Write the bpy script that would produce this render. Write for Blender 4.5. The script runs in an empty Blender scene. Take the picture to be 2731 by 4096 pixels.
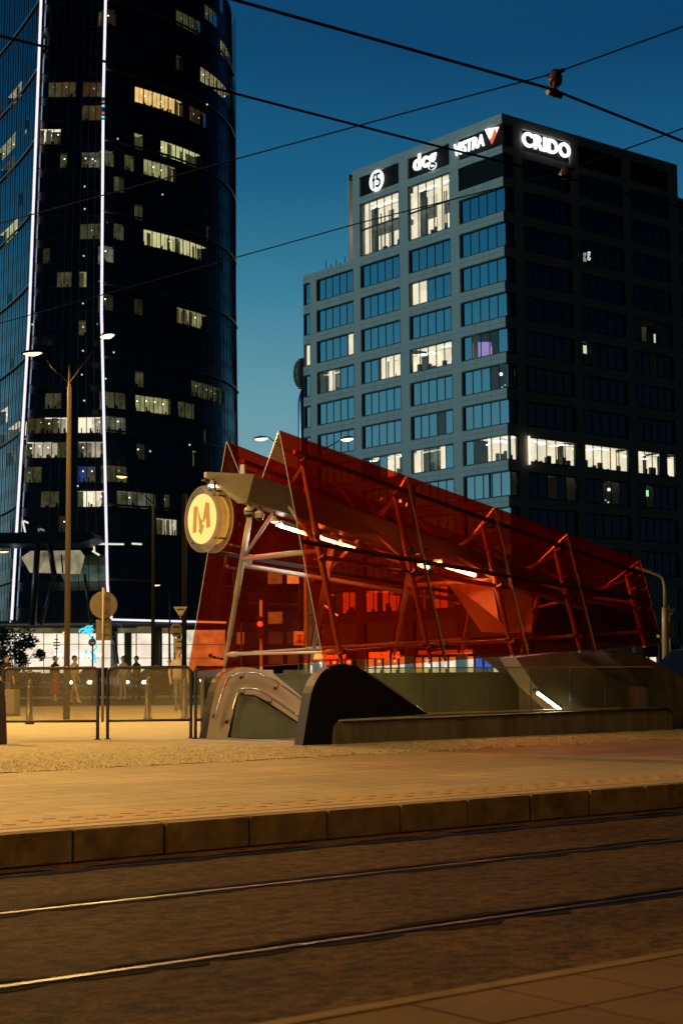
import bpy, bmesh, math, random
from math import sin, cos, pi, radians, atan, sqrt, hypot
from mathutils import Vector as V, Matrix
random.seed(7)
S = bpy.context.scene
COL = S.collection

# ------------------------------------------------------------------ camera
F, CX, CY, Y0, ROLL, H = 6420., 1365.5, 2048., 2695., .0082, 1.05
YAW = radians(-38.88); PITCH = atan((Y0-CY)/F)
FH = V((sin(-YAW), cos(YAW), 0)); RT = V((cos(YAW), -sin(-YAW), 0))
FW = FH*cos(PITCH)+V((0, 0, sin(PITCH))); UP = RT.cross(FW)
EYE = V((0, 0, H))
def ray(sx, sy):
    a = (sx-CX)/F; b = -(sy-CY)/F; c, s = cos(ROLL), sin(ROLL)
    return FW+RT*(a*c+b*s)+UP*(-a*s+b*c)
def ond(sx, sy, d): return EYE+ray(sx, sy)*d
def onz(sx, sy, z):
    r = ray(sx, sy); return EYE+r*((z-H)/r.z)
def onx(sx, sy, x):
    r = ray(sx, sy); return EYE+r*(x/r.x)
def ony(sx, sy, y):
    r = ray(sx, sy); return EYE+r*(y/r.y)
def proj(p):
    q = V(p)-EYE; z = q.dot(FW); a = q.dot(RT)/z; b = q.dot(UP)/z; c, s = cos(ROLL), sin(ROLL)
    return CX+(a*c-b*s)*F, CY-(a*s+b*c)*F
def rd(r, d, z=0.): return FH*d+RT*r+V((0, 0, z))      # lateral / depth ground coordinates
cam = bpy.data.cameras.new('camera'); co = bpy.data.objects.new('camera', cam); COL.objects.link(co)
cam.sensor_fit = 'VERTICAL'; cam.sensor_height = 36; cam.lens = F/4096*36
cam.clip_start = .1; cam.clip_end = 3000
c_, s_ = cos(ROLL), sin(ROLL)
X_ = RT*c_+UP*(-s_); Y_ = RT*s_+UP*c_
m = Matrix((X_, Y_, -FW)).transposed().to_4x4(); m.translation = EYE
co.matrix_world = m
cam.dof.use_dof = True; cam.dof.focus_distance = 24; cam.dof.aperture_fstop = 5.0
S.camera = co
S.view_settings.view_transform = 'Standard'; S.view_settings.look = 'None'
S.view_settings.exposure = 0; S.view_settings.gamma = 1
S.render.engine = 'CYCLES'
S.cycles.max_bounces = 10; S.cycles.transparent_max_bounces = 32; S.cycles.glossy_bounces = 4
S.cycles.diffuse_bounces = 3; S.cycles.transmission_bounces = 6
S.cycles.caustics_reflective = False; S.cycles.caustics_refractive = False
S.cycles.sample_clamp_indirect = 4; S.cycles.use_denoising = True

# ------------------------------------------------------------------ materials
MAT = {}
def nodes(name):
    m = bpy.data.materials.new(name); m.use_nodes = True; nt = m.node_tree
    for n in list(nt.nodes): nt.nodes.remove(n)
    out = nt.nodes.new('ShaderNodeOutputMaterial'); MAT[name] = m
    return m, nt, out
def N(nt, t, **k):
    n = nt.nodes.new(t)
    for a, b in k.items():
        if a in n.inputs: n.inputs[a].default_value = b
        else: setattr(n, a, b)
    return n
def c4(c): return (c[0], c[1], c[2], 1)
def mul(c, f): return tuple(min(1, x*f) for x in c)
def mix(nt, fac, a, b, blend='MIX'):
    n = nt.nodes.new('ShaderNodeMix'); n.data_type = 'RGBA'; n.blend_type = blend
    for s, x in ((0, fac), (6, a), (7, b)):
        if hasattr(x, 'links') or hasattr(x, 'is_linked'): nt.links.new(x, n.inputs[s])
        elif s == 0: n.inputs[0].default_value = x
        else: n.inputs[s].default_value = c4(x)
    return n.outputs[2]
def ramp(nt, src, *st):
    n = nt.nodes.new('ShaderNodeValToRGB'); e = n.color_ramp.elements
    while len(e) < len(st): e.new(.5)
    for i, (p, c) in enumerate(st):
        e[i].position = p; e[i].color = c4(c) if hasattr(c, '__len__') else (c, c, c, 1)
    nt.links.new(src, n.inputs[0]); return n.outputs[0]
def tex(nt, kind='Object', scale=(1, 1, 1)):
    t = nt.nodes.new('ShaderNodeTexCoord'); mp = nt.nodes.new('ShaderNodeMapping')
    mp.inputs['Scale'].default_value = scale; nt.links.new(t.outputs[kind], mp.inputs[0]); return mp.outputs[0]
def noise(nt, vec, scale, detail=6, rough=.6):
    n = N(nt, 'ShaderNodeTexNoise'); n.inputs['Scale'].default_value = scale
    n.inputs['Detail'].default_value = detail; n.inputs['Roughness'].default_value = rough
    nt.links.new(vec, n.inputs['Vector']); return n.outputs[0]
def plain(name, col, rough=.6, metal=0, var=.25, scale=2., bump=.0, bscale=40., stain=0, spec=.5, streak=1.):
    m, nt, out = nodes(name); b = N(nt, 'ShaderNodeBsdfPrincipled')
    v = tex(nt, scale=(1, 1, streak))
    f = ramp(nt, noise(nt, v, scale), (.3, 0), (.7, 1))
    c = mix(nt, f, mul(col, 1-var), mul(col, 1+var))
    if stain:
        f2 = ramp(nt, noise(nt, v, scale*.37+.31, 8, .7), (.48, 0), (.68, 1))
        n = nt.nodes.new('ShaderNodeMath'); n.operation = 'MULTIPLY'; n.inputs[1].default_value = stain
        nt.links.new(f2, n.inputs[0]); c = mix(nt, n.outputs[0], c, mul(col, .35))
    nt.links.new(c, b.inputs['Base Color'])
    b.inputs['Roughness'].default_value = rough; b.inputs['Metallic'].default_value = metal
    b.inputs['Specular IOR Level'].default_value = spec
    r = nt.nodes.new('ShaderNodeMapRange'); r.inputs[3].default_value = max(0.02, rough-.08); r.inputs[4].default_value = min(1, rough+.12)
    nt.links.new(f, r.inputs[0]); nt.links.new(r.outputs[0], b.inputs['Roughness'])
    if bump:
        bn = N(nt, 'ShaderNodeBump', Strength=bump, Distance=.01)
        nt.links.new(noise(nt, v, bscale, 4), bn.inputs['Height']); nt.links.new(bn.outputs[0], b.inputs['Normal'])
    nt.links.new(b.outputs[0], out.inputs[0]); return m
def emit(name, col, st, sampling='NONE', var=0, scale=1.):
    m, nt, out = nodes(name); e = N(nt, 'ShaderNodeEmission'); e.inputs[0].default_value = c4(col); e.inputs[1].default_value = st
    if var:
        f = ramp(nt, noise(nt, tex(nt), scale, 3), (.35, 0), (.65, 1))
        nt.links.new(mix(nt, f, mul(col, 1-var), col), e.inputs[0])
    nt.links.new(e.outputs[0], out.inputs[0]); m.cycles.emission_sampling = sampling; return m
def glass(name, tint, gloss=.06, dust=0., dcol=(.3, .3, .3), rough=.02, tl=0., edge=.35):
    m, nt, out = nodes(name)
    t = N(nt, 'ShaderNodeBsdfTransparent'); t.inputs[0].default_value = c4(tint)
    g = N(nt, 'ShaderNodeBsdfGlossy'); g.inputs['Roughness'].default_value = rough; g.inputs[0].default_value = (1, 1, 1, 1)
    lw = N(nt, 'ShaderNodeLayerWeight'); lw.inputs[0].default_value = edge
    mr = nt.nodes.new('ShaderNodeMapRange'); mr.inputs[3].default_value = gloss; mr.inputs[4].default_value = .6
    pw = nt.nodes.new('ShaderNodeMath'); pw.operation = 'POWER'; pw.inputs[1].default_value = 3
    nt.links.new(lw.outputs['Facing'], pw.inputs[0]); nt.links.new(pw.outputs[0], mr.inputs[0])
    sh = t.outputs[0]
    if dust:
        d = N(nt, 'ShaderNodeBsdfDiffuse'); d.inputs[0].default_value = c4(dcol)
        tr = N(nt, 'ShaderNodeBsdfTranslucent'); tr.inputs[0].default_value = c4(dcol)
        a = N(nt, 'ShaderNodeMixShader', Fac=.5); nt.links.new(d.outputs[0], a.inputs[1]); nt.links.new(tr.outputs[0], a.inputs[2])
        x = N(nt, 'ShaderNodeMixShader')
        f = ramp(nt, noise(nt, tex(nt, scale=(1, 1, .35)), 1.3, 6), (.3, dust*.5), (.75, dust*1.5))
        nt.links.new(f, x.inputs[0]); nt.links.new(sh, x.inputs[1]); nt.links.new(a.outputs[0], x.inputs[2]); sh = x.outputs[0]
    mx = N(nt, 'ShaderNodeMixShader'); nt.links.new(mr.outputs[0], mx.inputs[0]); nt.links.new(sh, mx.inputs[1]); nt.links.new(g.outputs[0], mx.inputs[2])
    nt.links.new(mx.outputs[0], out.inputs[0]); return m

plain('concrete', (.2, .17, .145), .8, var=.35, scale=4.5, bump=.3, stain=.75, streak=.16)
plain('concrete_dark', (.12, .105, .09), .8, var=.25, scale=2, bump=.25, stain=.4)
plain('hood_panel', (.72, .67, .6), .55, var=.06, scale=1.2)
plain('steel_clad', (.72, .58, .32), .34, metal=.3, var=.1, scale=1.2, stain=.12, streak=.3)
plain('steel_bright', (.72, .68, .6), .2, metal=1, var=.05)
plain('steel_dark', (.1, .09, .08), .35, metal=.8, var=.15)
plain('rail_steel', (.19, .165, .13), .36, metal=1, var=.12, scale=3, streak=1)
plain('black_panel', (.006, .0055, .0055), .7, var=.2, spec=.2)
plain('newel_rim', (.05, .036, .026), .5, var=.25, scale=3, spec=.3)
plain('wall_cap', (.025, .022, .02), .5, var=.2)
plain('gutter_shaded', (.12, .10, .07), .5, var=.15)  # gutter colour darkened for the shade inside the canopy
plain('cream_paint', (.44, .40, .32), .42, var=.06, scale=5)
plain('fence_metal', (.03, .026, .022), .4, var=.2, scale=6)
plain('pole_paint', (.02, .014, .009), .85, var=.15, scale=4, spec=.12)
plain('pole_dark', (.03, .025, .02), .5, var=.15, scale=4)
plain('sign_back', (.17, .145, .11), .5, metal=.3, var=.08, scale=6)
plain('stair_tile', (.15, .165, .07), .55, var=.3, scale=1.1, stain=.4, streak=.4)
plain('stone_light', (.35, .32, .26), .75, var=.12, scale=2.2, bump=.15)
plain('facade_stone', (.60, .60, .53), .6, var=.12, scale=.5, stain=.12)
plain('facade_dark', (.05, .05, .05), .6, var=.2)
plain('frame_dark', (.012, .012, .013), .4, var=.1)
plain('mullion', (.03, .035, .04), .4, metal=.5, var=.1)
plain('belt_metal', (.35, .3, .25), .3, metal=.8, var=.2, scale=.4)
plain('roof_dark', (.04, .04, .04), .8)
plain('rubber', (.015, .015, .015), .8)
plain('car_black', (.006, .006, .006), .4, var=.1)
plain('car_grey', (.08, .085, .09), .25, var=.1)
plain('car_glass', (.01, .012, .015), .05)
plain('leaf', (.05, .075, .028), .6, var=.45, scale=4)
plain('bark', (.06, .045, .03), .9, var=.3, scale=8)
plain('hedge', (.03, .04, .02), .8, var=.5, scale=5)
plain('skin', (.45, .27, .18), .55, var=.08)
plain('hair', (.025, .016, .01), .6, var=.2)
plain('hair_fair', (.25, .14, .06), .6, var=.2)
for n, c in (('beige_cloth', (.42, .34, .22)), ('dark_cloth', (.02, .018, .02)), ('red_cloth', (.3, .05, .04)), ('white_cloth', (.36, .31, .27)),
             ('grey_cloth', (.12, .11, .1)), ('sand_cloth', (.38, .28, .19)), ('shoe_white', (.6, .58, .55)), ('maroon_cloth', (.13, .03, .03))):
    plain(n, c, .85, var=.15, scale=12)
plain('wire', (.004, .004, .004), .9, spec=.05)
plain('insulator', (.06, .026, .014), .5, var=.15, scale=20)
plain('white_plastic', (.6, .6, .57), .35, var=.04)
plain('smoked', (.01, .01, .012), .08)
plain('sign_orange', (.75, .3, .06), .5, var=.05)
plain('sign_yellow', (.8, .5, .06), .5, var=.05)
plain('sign_blue', (.02, .06, .35), .5, var=.05)
plain('sign_white', (.8, .8, .78), .5, var=.03)
plain('sign_red', (.6, .04, .03), .5, var=.05)
plain('glass_edge_dim', (.05, .05, .035), .3)
plain('glass_edge', (.34, .33, .24), .25, var=.1)
plain('curtain', (.7, .66, .58), .9, var=.08)
plain('furniture', (.05, .045, .04), .7)

glass('red_glass', (.88, .385, .175), gloss=.014, dust=.04, dcol=(.42, .03, .012))
glass('clear_glass', (.86, .93, .70), gloss=.04, dust=.02, dcol=(.5, .48, .4))
glass('frosted_disc', (.92, .85, .7), gloss=.03, dust=.3, dcol=(.6, .5, .34))
glass('dusty_glass', (.9, .88, .8), gloss=.03, dust=.11, dcol=(.55, .48, .36))
glass('office_glass', (.93, .96, .92), gloss=.05)
def dark_glass(name, col, rough=.03, wav=.0):
    m, nt, out = nodes(name); b = N(nt, 'ShaderNodeBsdfPrincipled')
    b.inputs['Base Color'].default_value = c4(col); b.inputs['Metallic'].default_value = 1; b.inputs['Roughness'].default_value = rough
    if wav:
        bn = N(nt, 'ShaderNodeBump', Strength=wav, Distance=.05); nt.links.new(noise(nt, tex(nt), .6, 2), bn.inputs['Height']); nt.links.new(bn.outputs[0], b.inputs['Normal'])
    nt.links.new(b.outputs[0], out.inputs[0])
dark_glass('mirror_glass', (.31, .50, .57), .03, .03)
dark_glass('tower_glass', (.2, .33, .40), .04, .02)
dark_glass('tower_spandrel', (.22, .25, .28), .22)

emit('led', (.93, .86, 1), 1.15)
emit('tube', (1, .80, .68), 110, 'AUTO')
emit('unseen_pit_fill', (1, .80, .36), 300, 'AUTO')
emit('tube_small', (1, .84, .75), 20, 'AUTO')
emit('lamp_lens', (1, .70, .34), 3.2)
emit('lamp_lens_dim', (1, .62, .25), 2.2)
emit('spot_lens', (1, .85, .6), 12, 'AUTO')
emit('sign_face', (1, .77, .22), 1.12, 'AUTO')
emit('sign_letter', (.95, .36, .06), .75)
emit('sign_rim', (.95, .36, .04), .6, var=.4, scale=3)
emit('letters_white', (.95, 1, .97), 1.6)
emit('emblem_red', (1, .2, .08), .8)
emit('warm_room', (1, .62, .22), 1.15, var=.35, scale=.6)
emit('white_room', (1, .84, .64), 1.3, var=.25, scale=.5)
emit('cool_room', (1, .93, .45), .72, var=.25, scale=.45)
emit('dim_room', (.75, .72, .33), .1, var=.7, scale=.5)
emit('warmdim_room', (.8, .42, .17), .12, var=.6, scale=.5)
emit('blue_room', (.08, .2, .9), .35, var=.7, scale=.6)
emit('cool_room2', (.95, .88, .4), .42, var=.55, scale=.5); emit('warmdim_room2', (.7, .35, .15), .07, var=.6, scale=.5)
emit('warm_room2', (1, .7, .45), .6, var=.4, scale=.5); emit('white_room2', (1, .84, .62), .7, var=.5, scale=.5)
emit('faint_room', (.8, .75, .4), .035, var=.6, scale=.6); emit('faint_warm', (.9, .6, .3), .03, var=.6, scale=.6)
emit('greydim_room', (.62, .6, .42), .26, var=.75, scale=.5)
emit('ceil_lamp', (1, .97, .85), 3)
emit('ceil_dim', (.9, .9, .7), .9)
emit('screen', (.5, .36, 1), .75, var=.3, scale=.4)
emit('screen_pink', (1, .45, .6), .7)
emit('lobby_wall', (1, .82, .66), 1.35, var=.3, scale=.25)
emit('lobby_ceiling', (.6, .5, .25), .25, var=.6, scale=.3)
emit('neon', (.1, .75, .95), 1.1)
emit('headlight', (1, .9, .75), 30)
emit('red_light', (1, .12, .04), 5)
emit('green_light', (.1, .95, .75), 1.6)
emit('green_exit', (.3, 1, .35), 1.5)
emit('shop_sign', (1, .85, .7), 4.5)
emit('shop_white', (1, .86, .65), 1.1, var=.45, scale=.5)
emit('shop_orange', (1, .4, .12), .8)
emit('shop_blue', (.1, .22, .8), .55, var=.5, scale=.8)
emit('shop_green', (.02, .4, .25), .4)
emit('portico_reflection', (.75, .66, .4), .55, var=.8, scale=.35)  # emission stands in for warm reflections under the portico

# ------------------------------------------------------------------ builders
class MB:
    def __init__(s): s.v = []; s.f = []; s.mi = []; s.sm = []
    def add(s, vs, fs, mi=0, sm=False):
        o = len(s.v); s.v += [V(x) for x in vs]
        for f in fs: s.f.append([o+i for i in f]); s.mi.append(mi); s.sm.append(sm)
        return s
    def box(s, a, b, mi=0):
        x0, y0, z0 = (min(a[i], b[i]) for i in range(3)); x1, y1, z1 = (max(a[i], b[i]) for i in range(3))
        return s.add([(x0, y0, z0), (x1, y0, z0), (x1, y1, z0), (x0, y1, z0), (x0, y0, z1), (x1, y0, z1), (x1, y1, z1), (x0, y1, z1)],
                     [(0, 3, 2, 1), (4, 5, 6, 7), (0, 1, 5, 4), (1, 2, 6, 5), (2, 3, 7, 6), (3, 0, 4, 7)], mi)
    def obox(s, o, ax, ay, az, mi=0):          # oriented box from a corner and three edge vectors
        o, ax, ay, az = V(o), V(ax), V(ay), V(az)
        return s.add([o, o+ax, o+ax+ay, o+ay, o+az, o+ax+az, o+ax+ay+az, o+ay+az],
                     [(0, 3, 2, 1), (4, 5, 6, 7), (0, 1, 5, 4), (1, 2, 6, 5), (2, 3, 7, 6), (3, 0, 4, 7)], mi)
    def prism(s, pts, ex, mi=0, side=None):
        pts = [V(p) for p in pts]; n = len(pts); ex = V(ex)
        s.add(pts+[p+ex for p in pts], [tuple(range(n)), tuple(range(2*n-1, n-1, -1))], mi)
        s.add(pts+[p+ex for p in pts], [(i, n+i, n+(i+1) % n, (i+1) % n) for i in range(n)], mi if side is None else side)
        return s
    def quad(s, a, b, c, d, mi=0): return s.add([a, b, c, d], [(0, 1, 2, 3)], mi)
    def tube(s, path, r, n=10, mi=0, cap=True):
        path = [V(p) for p in path]; k = len(path); rs = r if hasattr(r, '__len__') else [r]*k
        vs = []; prev = None
        for i, p in enumerate(path):
            t = (path[min(i+1, k-1)]-path[max(i-1, 0)])
            if t.length < 1e-9: t = prev[2]
            t = t.normalized()
            if prev is None:
                a = t.orthogonal().normalized()
            else:
                a = prev[0]-t*prev[0].dot(t); a = a.normalized() if a.length > 1e-6 else t.orthogonal().normalized()
            b = t.cross(a); prev = (a, b, t)
            vs += [p+(a*cos(2*pi*j/n)+b*sin(2*pi*j/n))*rs[i] for j in range(n)]
        fs = [(i*n+j, i*n+(j+1) % n, (i+1)*n+(j+1) % n, (i+1)*n+j) for i in range(k-1) for j in range(n)]
        s.add(vs, fs, mi, True)
        if cap: s.add(vs[:n], [tuple(range(n-1, -1, -1))], mi); s.add(vs[-n:], [tuple(range(n))], mi)
        return s
    def disc(s, c, ax, r, th, n=32, mi=0, side=None, sx=1.):   # short cylinder, axis ax
        ax = V(ax).normalized(); a = ax.orthogonal().normalized()
        if abs(ax.z) < .9: a = V((0, 0, 1)).cross(ax).normalized()
        b = ax.cross(a); c = V(c)
        pts = [c+(a*cos(2*pi*j/n)*sx+b*sin(2*pi*j/n))*r for j in range(n)]
        return s.prism(pts, ax*th, mi, side)
    def ball(s, c, r, n=8, mi=0, sc=(1, 1, 1)):
        c = V(c); vs = []; fs = []
        for i in range(n+1):
            th = pi*i/n
            for j in range(2*n):
                ph = pi*j/n; vs.append(c+V((sin(th)*cos(ph)*r*sc[0], sin(th)*sin(ph)*r*sc[1], cos(th)*r*sc[2])))
        for i in range(n):
            for j in range(2*n):
                fs.append((i*2*n+j, (i+1)*2*n+j, (i+1)*2*n+(j+1) % (2*n), i*2*n+(j+1) % (2*n)))
        return s.add(vs, fs, mi, True)
    def build(s, name, mats, parent=None, loc=None, bevel=0):
        """one mesh object; vertices given in world space unless loc is given"""
        o = V((0, 0, 0))
        if parent is not None and loc is None:
            q = parent
            while q: o += V(q.location); q = q.parent
        if parent is None and loc is None and s.v:
            xs = [p.x for p in s.v]; ys = [p.y for p in s.v]
            o = V(((min(xs)+max(xs))/2, (min(ys)+max(ys))/2, min(p.z for p in s.v)))
        me = bpy.data.meshes.new(name); me.from_pydata([p-o for p in s.v], [], s.f)
        for x in (mats if isinstance(mats, (list, tuple)) else [mats]): me.materials.append(MAT[x])
        me.polygons.foreach_set('material_index', s.mi); me.polygons.foreach_set('use_smooth', s.sm); me.update()
        bm = bmesh.new(); bm.from_mesh(me); bmesh.ops.remove_doubles(bm, verts=bm.verts, dist=1e-5)
        if len(bm.faces) < 4000: bmesh.ops.recalc_face_normals(bm, faces=bm.faces)
        if bevel:
            try: bmesh.ops.bevel(bm, geom=[e for e in bm.edges if len(e.link_faces) == 2 and e.calc_face_angle(0) > .6], offset=bevel, segments=2, affect='EDGES')
            except Exception: pass
        bm.to_mesh(me); bm.free()
        ob = bpy.data.objects.new(name, me); COL.objects.link(ob)
        if parent is not None: ob.parent = parent
        elif loc is None: ob.location = o
        return ob
def tag(o, label=None, cat=None, group=None, kind=None):
    for k, x in (('label', label), ('category', cat), ('group', group), ('kind', kind)):
        if x: o[k] = x
    return o
def thing(name, loc, label, cat, group=None, rz=0):
    o = bpy.data.objects.new(name, None); COL.objects.link(o); o.location = V(loc); o.rotation_euler = (0, 0, rz)
    o.empty_display_size = .2
    return tag(o, label, cat, group)
def kids(o): return [c for c in COL.objects if c.parent == o]
def copy_tree(o, parent=None):
    c = o.copy(); COL.objects.link(c); c.parent = parent
    for ch in kids(o): copy_tree(ch, c)
    return c
def text_mesh(name, body, mat, mtx, size=1., ext=.03, off=0., shear=0., parent=None, space=1., bev=0):
    cu = bpy.data.curves.new(name, 'FONT'); cu.body = body; cu.size = size; cu.extrude = ext; cu.offset = off; cu.shear = shear
    cu.align_x = 'CENTER'; cu.align_y = 'CENTER'; cu.space_character = space; cu.bevel_depth = bev; cu.bevel_resolution = 1
    ob = bpy.data.objects.new(name, cu); COL.objects.link(ob)
    bpy.context.view_layer.update()
    me = bpy.data.meshes.new_from_object(ob.evaluated_get(bpy.context.evaluated_depsgraph_get()))
    bpy.data.objects.remove(ob); me.name = name; me.materials.clear(); me.materials.append(MAT[mat])
    me.transform(mtx)
    if parent is not None: me.transform(Matrix.Translation(-V(parent.location)))
    o = bpy.data.objects.new(name, me); COL.objects.link(o)
    if parent is not None: o.parent = parent
    return o
def frame_mtx(o, xdir, zup=V((0, 0, 1))):       # local x -> xdir, local y -> up, local z -> outward
    x = V(xdir).normalized(); z = x.cross(zup).normalized(); y = z.cross(x)
    m = Matrix((x, y, z)).transposed().to_4x4(); m.translation = V(o); return m
# ------------------------------------------------------------------ sky
w = bpy.data.worlds.new('World'); S.world = w; w.use_nodes = True; nt = w.node_tree
bg = nt.nodes['Background']; tc = nt.nodes.new('ShaderNodeTexCoord'); sx = nt.nodes.new('ShaderNodeSeparateXYZ')
nt.links.new(tc.outputs['Generated'], sx.inputs[0])
elev = ramp(nt, sx.outputs['Z'], (0, (.24, .32, .33)), (.10, (.18, .295, .325)), (.17, (.1, .25, .305)), (.235, (.033, .165, .245)),
            (.30, (.0095, .092, .18)), (.37, (.004, .050, .12)), (.6, (.003, .025, .07)))
dp = nt.nodes.new('ShaderNodeVectorMath'); dp.operation = 'DOT_PRODUCT'; dp.inputs[1].default_value = (-.12, .99, 0)
nt.links.new(tc.outputs['Generated'], dp.inputs[0])
az = ramp(nt, dp.outputs['Value'], (0, (.0011, .0011, .0014)), (.26, (.004, .0044, .0055)), (.55, (.0525, .05625, .065)), (.82, (.07, .07, .07)), (1, (.07, .07, .07)))   # the afterglow is in the west
mr = nt.nodes.new('ShaderNodeMapRange'); mr.inputs[1].default_value = -.35; mr.inputs[2].default_value = 1
nt.links.new(dp.outputs['Value'], mr.inputs[0]); nt.links.new(mr.outputs[0], az.node.inputs[0])
dq = nt.nodes.new('ShaderNodeVectorMath'); dq.operation = 'DOT_PRODUCT'; dq.inputs[1].default_value = (-.927, .375, .02)
nt.links.new(tc.outputs['Generated'], dq.inputs[0])
gl_ = ramp(nt, dq.outputs['Value'], (.935, 0), (.99, 1))         # unseen sunset glow, added to brighten the office's left stone face
cl_ = ramp(nt, noise(nt, tex(nt, 'Generated', (1, 1, 5)), 2.2, 5, .55), (.3, .93), (.7, 1))      # thin high haze
nt.links.new(mix(nt, 1., mix(nt, 1., elev, mix(nt, gl_, az, (.75, .75, .72)), 'MULTIPLY'), cl_, 'MULTIPLY'), bg.inputs[0]); bg.inputs[1].default_value = 19.3

# ------------------------------------------------------------------ ground
def slabs(name, col, bw, bh, ms=.012, rough=.75, var=.12, mort=.45, off=.5, stain=.3, rot=0, speck=0):
    m, nt, out = nodes(name); b = N(nt, 'ShaderNodeBsdfPrincipled')
    v = tex(nt); br = N(nt, 'ShaderNodeTexBrick'); br.offset = off
    if rot: v.node.inputs['Rotation'].default_value = (0, 0, rot)
    nt.links.new(v, br.inputs['Vector']); br.inputs['Scale'].default_value = 1
    br.inputs['Brick Width'].default_value = bw; br.inputs['Row Height'].default_value = bh; br.inputs['Mortar Size'].default_value = ms
    br.inputs['Mortar Smooth'].default_value = .3
    br.inputs['Color1'].default_value = c4(mul(col, 1-var)); br.inputs['Color2'].default_value = c4(mul(col, 1+var)); br.inputs['Mortar'].default_value = c4(mul(col, mort))
    f = ramp(nt, noise(nt, tex(nt, scale=(.55, 1, 1)), 1.1, 8, .65), (.35, 0), (.7, 1))
    c = mix(nt, .55, br.outputs['Color'], mix(nt, f, mul(col, .72), mul(col, 1.2)))
    f2 = ramp(nt, noise(nt, tex(nt, scale=(.3, 1, 1)), .45, 8, .7), (.5, 0), (.72, stain))
    c = mix(nt, f2, c, mul(col, .4)); 
    f3 = ramp(nt, noise(nt, tex(nt), 60 if speck else 45, 3), (.35, .5 if speck else .82), (.65, 1.4 if speck else 1.12)); c = mix(nt, 1., c, f3, 'MULTIPLY')
    if speck:
        f4 = ramp(nt, noise(nt, tex(nt, scale=(.7, 1, 1)), 11, 5, .7), (.4, .42), (.56, 1.15)); c = mix(nt, 1., c, f4, 'MULTIPLY')
        f5 = ramp(nt, noise(nt, tex(nt, scale=(.3, 1, 1)), 1.3, 6, .75), (.35, .6), (.65, 1.25)); c = mix(nt, 1., c, f5, 'MULTIPLY')
        vo = N(nt, 'ShaderNodeTexVoronoi'); vo.feature = 'DISTANCE_TO_EDGE'; vo.inputs['Scale'].default_value = .55
        wv = nt.nodes.new('ShaderNodeVectorMath'); wv.operation = 'ADD'; nz_ = N(nt, 'ShaderNodeTexNoise'); nz_.inputs['Scale'].default_value = 2.5; nz_.inputs['Detail'].default_value = 6
        nt.links.new(tex(nt), nz_.inputs['Vector']); nt.links.new(tex(nt), wv.inputs[0]); nt.links.new(nz_.outputs['Color'], wv.inputs[1]); nt.links.new(wv.outputs[0], vo.inputs['Vector'])
        f6 = ramp(nt, vo.outputs['Distance'], (.0, .35), (.012, 1)); c = mix(nt, .8, c, f6, 'MULTIPLY')
    nt.links.new(c, b.inputs['Base Color']); b.inputs['Roughness'].default_value = rough; b.inputs['Specular IOR Level'].default_value = .06 if speck else .3
    bn = N(nt, 'ShaderNodeBump', Strength=.35, Distance=.01); nt.links.new(noise(nt, v, 40, 5), bn.inputs['Height'])
    nt.links.new(bn.outputs[0], b.inputs['Normal']); nt.links.new(b.outputs[0], out.inputs[0]); return m
slabs('paving', (.37, .275, .145), .8, .4, .018, var=.2, mort=.22, stain=.6)
slabs('plaza_paving', (.40, .33, .22), .6, .6, .008, var=.06, mort=.7, stain=.12)
plain('near_slab_stone', (.125, .062, .022), .8, var=.28, scale=2.3, bump=.3, stain=.5, spec=.12)
plain('mortar_dark', (.012, .01, .008), .95)
slabs('track_slab', (.07, .034, .0125), 6.0, 1.2, .006, rough=.9, mort=.6, stain=.6, off=.3, speck=1)
plain('asphalt', (.05, .045, .04), .85, spec=.1, var=.3, scale=6, bump=.3)
plain('soil', (.1, .09, .07), .9)
plain('kerb_stone', (.23, .145, .078), .85, spec=.15, var=.35, scale=5, bump=.5, bscale=60, stain=.95)
plain('edge_strip', (.38, .24, .09), .75, var=.2, scale=5, stain=.4)
plain('edge_pale', (.36, .26, .13), .7, var=.15, scale=5)

YK, YN, ZT = 9.86, 4.05, -.21
def struct(name, mb, mats, **k): return tag(mb.build(name, mats, **k), kind='structure')
g = MB().quad((-1500, -1500, -.32), (1500, -1500, -.32), (1500, 1500, -.32), (-1500, 1500, -.32)); struct('ground', g, 'soil')
# track bed, with a slot beside every rail
RY = [9.40, 7.95, 6.10, 4.66]
b = MB(); ys = [YN]
edges = []
for y in sorted(RY): edges += [(y-.075, y+.075)]
cur = YN
for a, e in edges: b.box((-60, cur, ZT-.1), (160, a, ZT)); cur = e
b.box((-60, cur, ZT-.1), (160, YK-.02, ZT)); struct('track_bed', b, 'track_slab')
struct('rail_groove', MB().box((-60, YN, ZT-.14), (160, YK-.02, ZT-.105)), 'asphalt')
for y, nm in zip(RY, ('dark tram rail lying closest below the far platform kerb', 'second tram rail from the far kerb, with red glints on it',
                      'bright tram rail nearest the camera, shining at its left end', None)):
    if not nm: continue
    r = MB()
    sec = [(-.036, -.03), (-.03, -.002), (-.02, .004), (.02, .004), (.03, -.002), (.036, -.03), (.012, -.05), (.012, -.1), (-.012, -.1), (-.012, -.05)]
    r.prism([(-60, y+a, ZT+z) for a, z in sec], (220, 0, 0))
    tag(r.build('tram_rail', 'rail_steel'), nm, 'rail', 'tram rails')
rg = MB()
for y in (RY[0], RY[1], RY[2]):
    for s in (-1, 1):
        x = -20.
        while x < 60:
            L = random.uniform(.3, 1.1); w_ = random.uniform(.03, .09); rg.add([(x, y+s*.076, ZT+.004), (x+L, y+s*.076, ZT+.004), (x+L*.8, y+s*(.076+w_), ZT+.004), (x+L*.25, y+s*(.076+w_*.8), ZT+.004)], [(0, 1, 2, 3)]); x += L*random.uniform(.8, 1.3)
plain('grime', (.012, .006, .0025), .95, var=.4, scale=14, spec=.03)
struct('track_grime', rg, 'grime')
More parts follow.
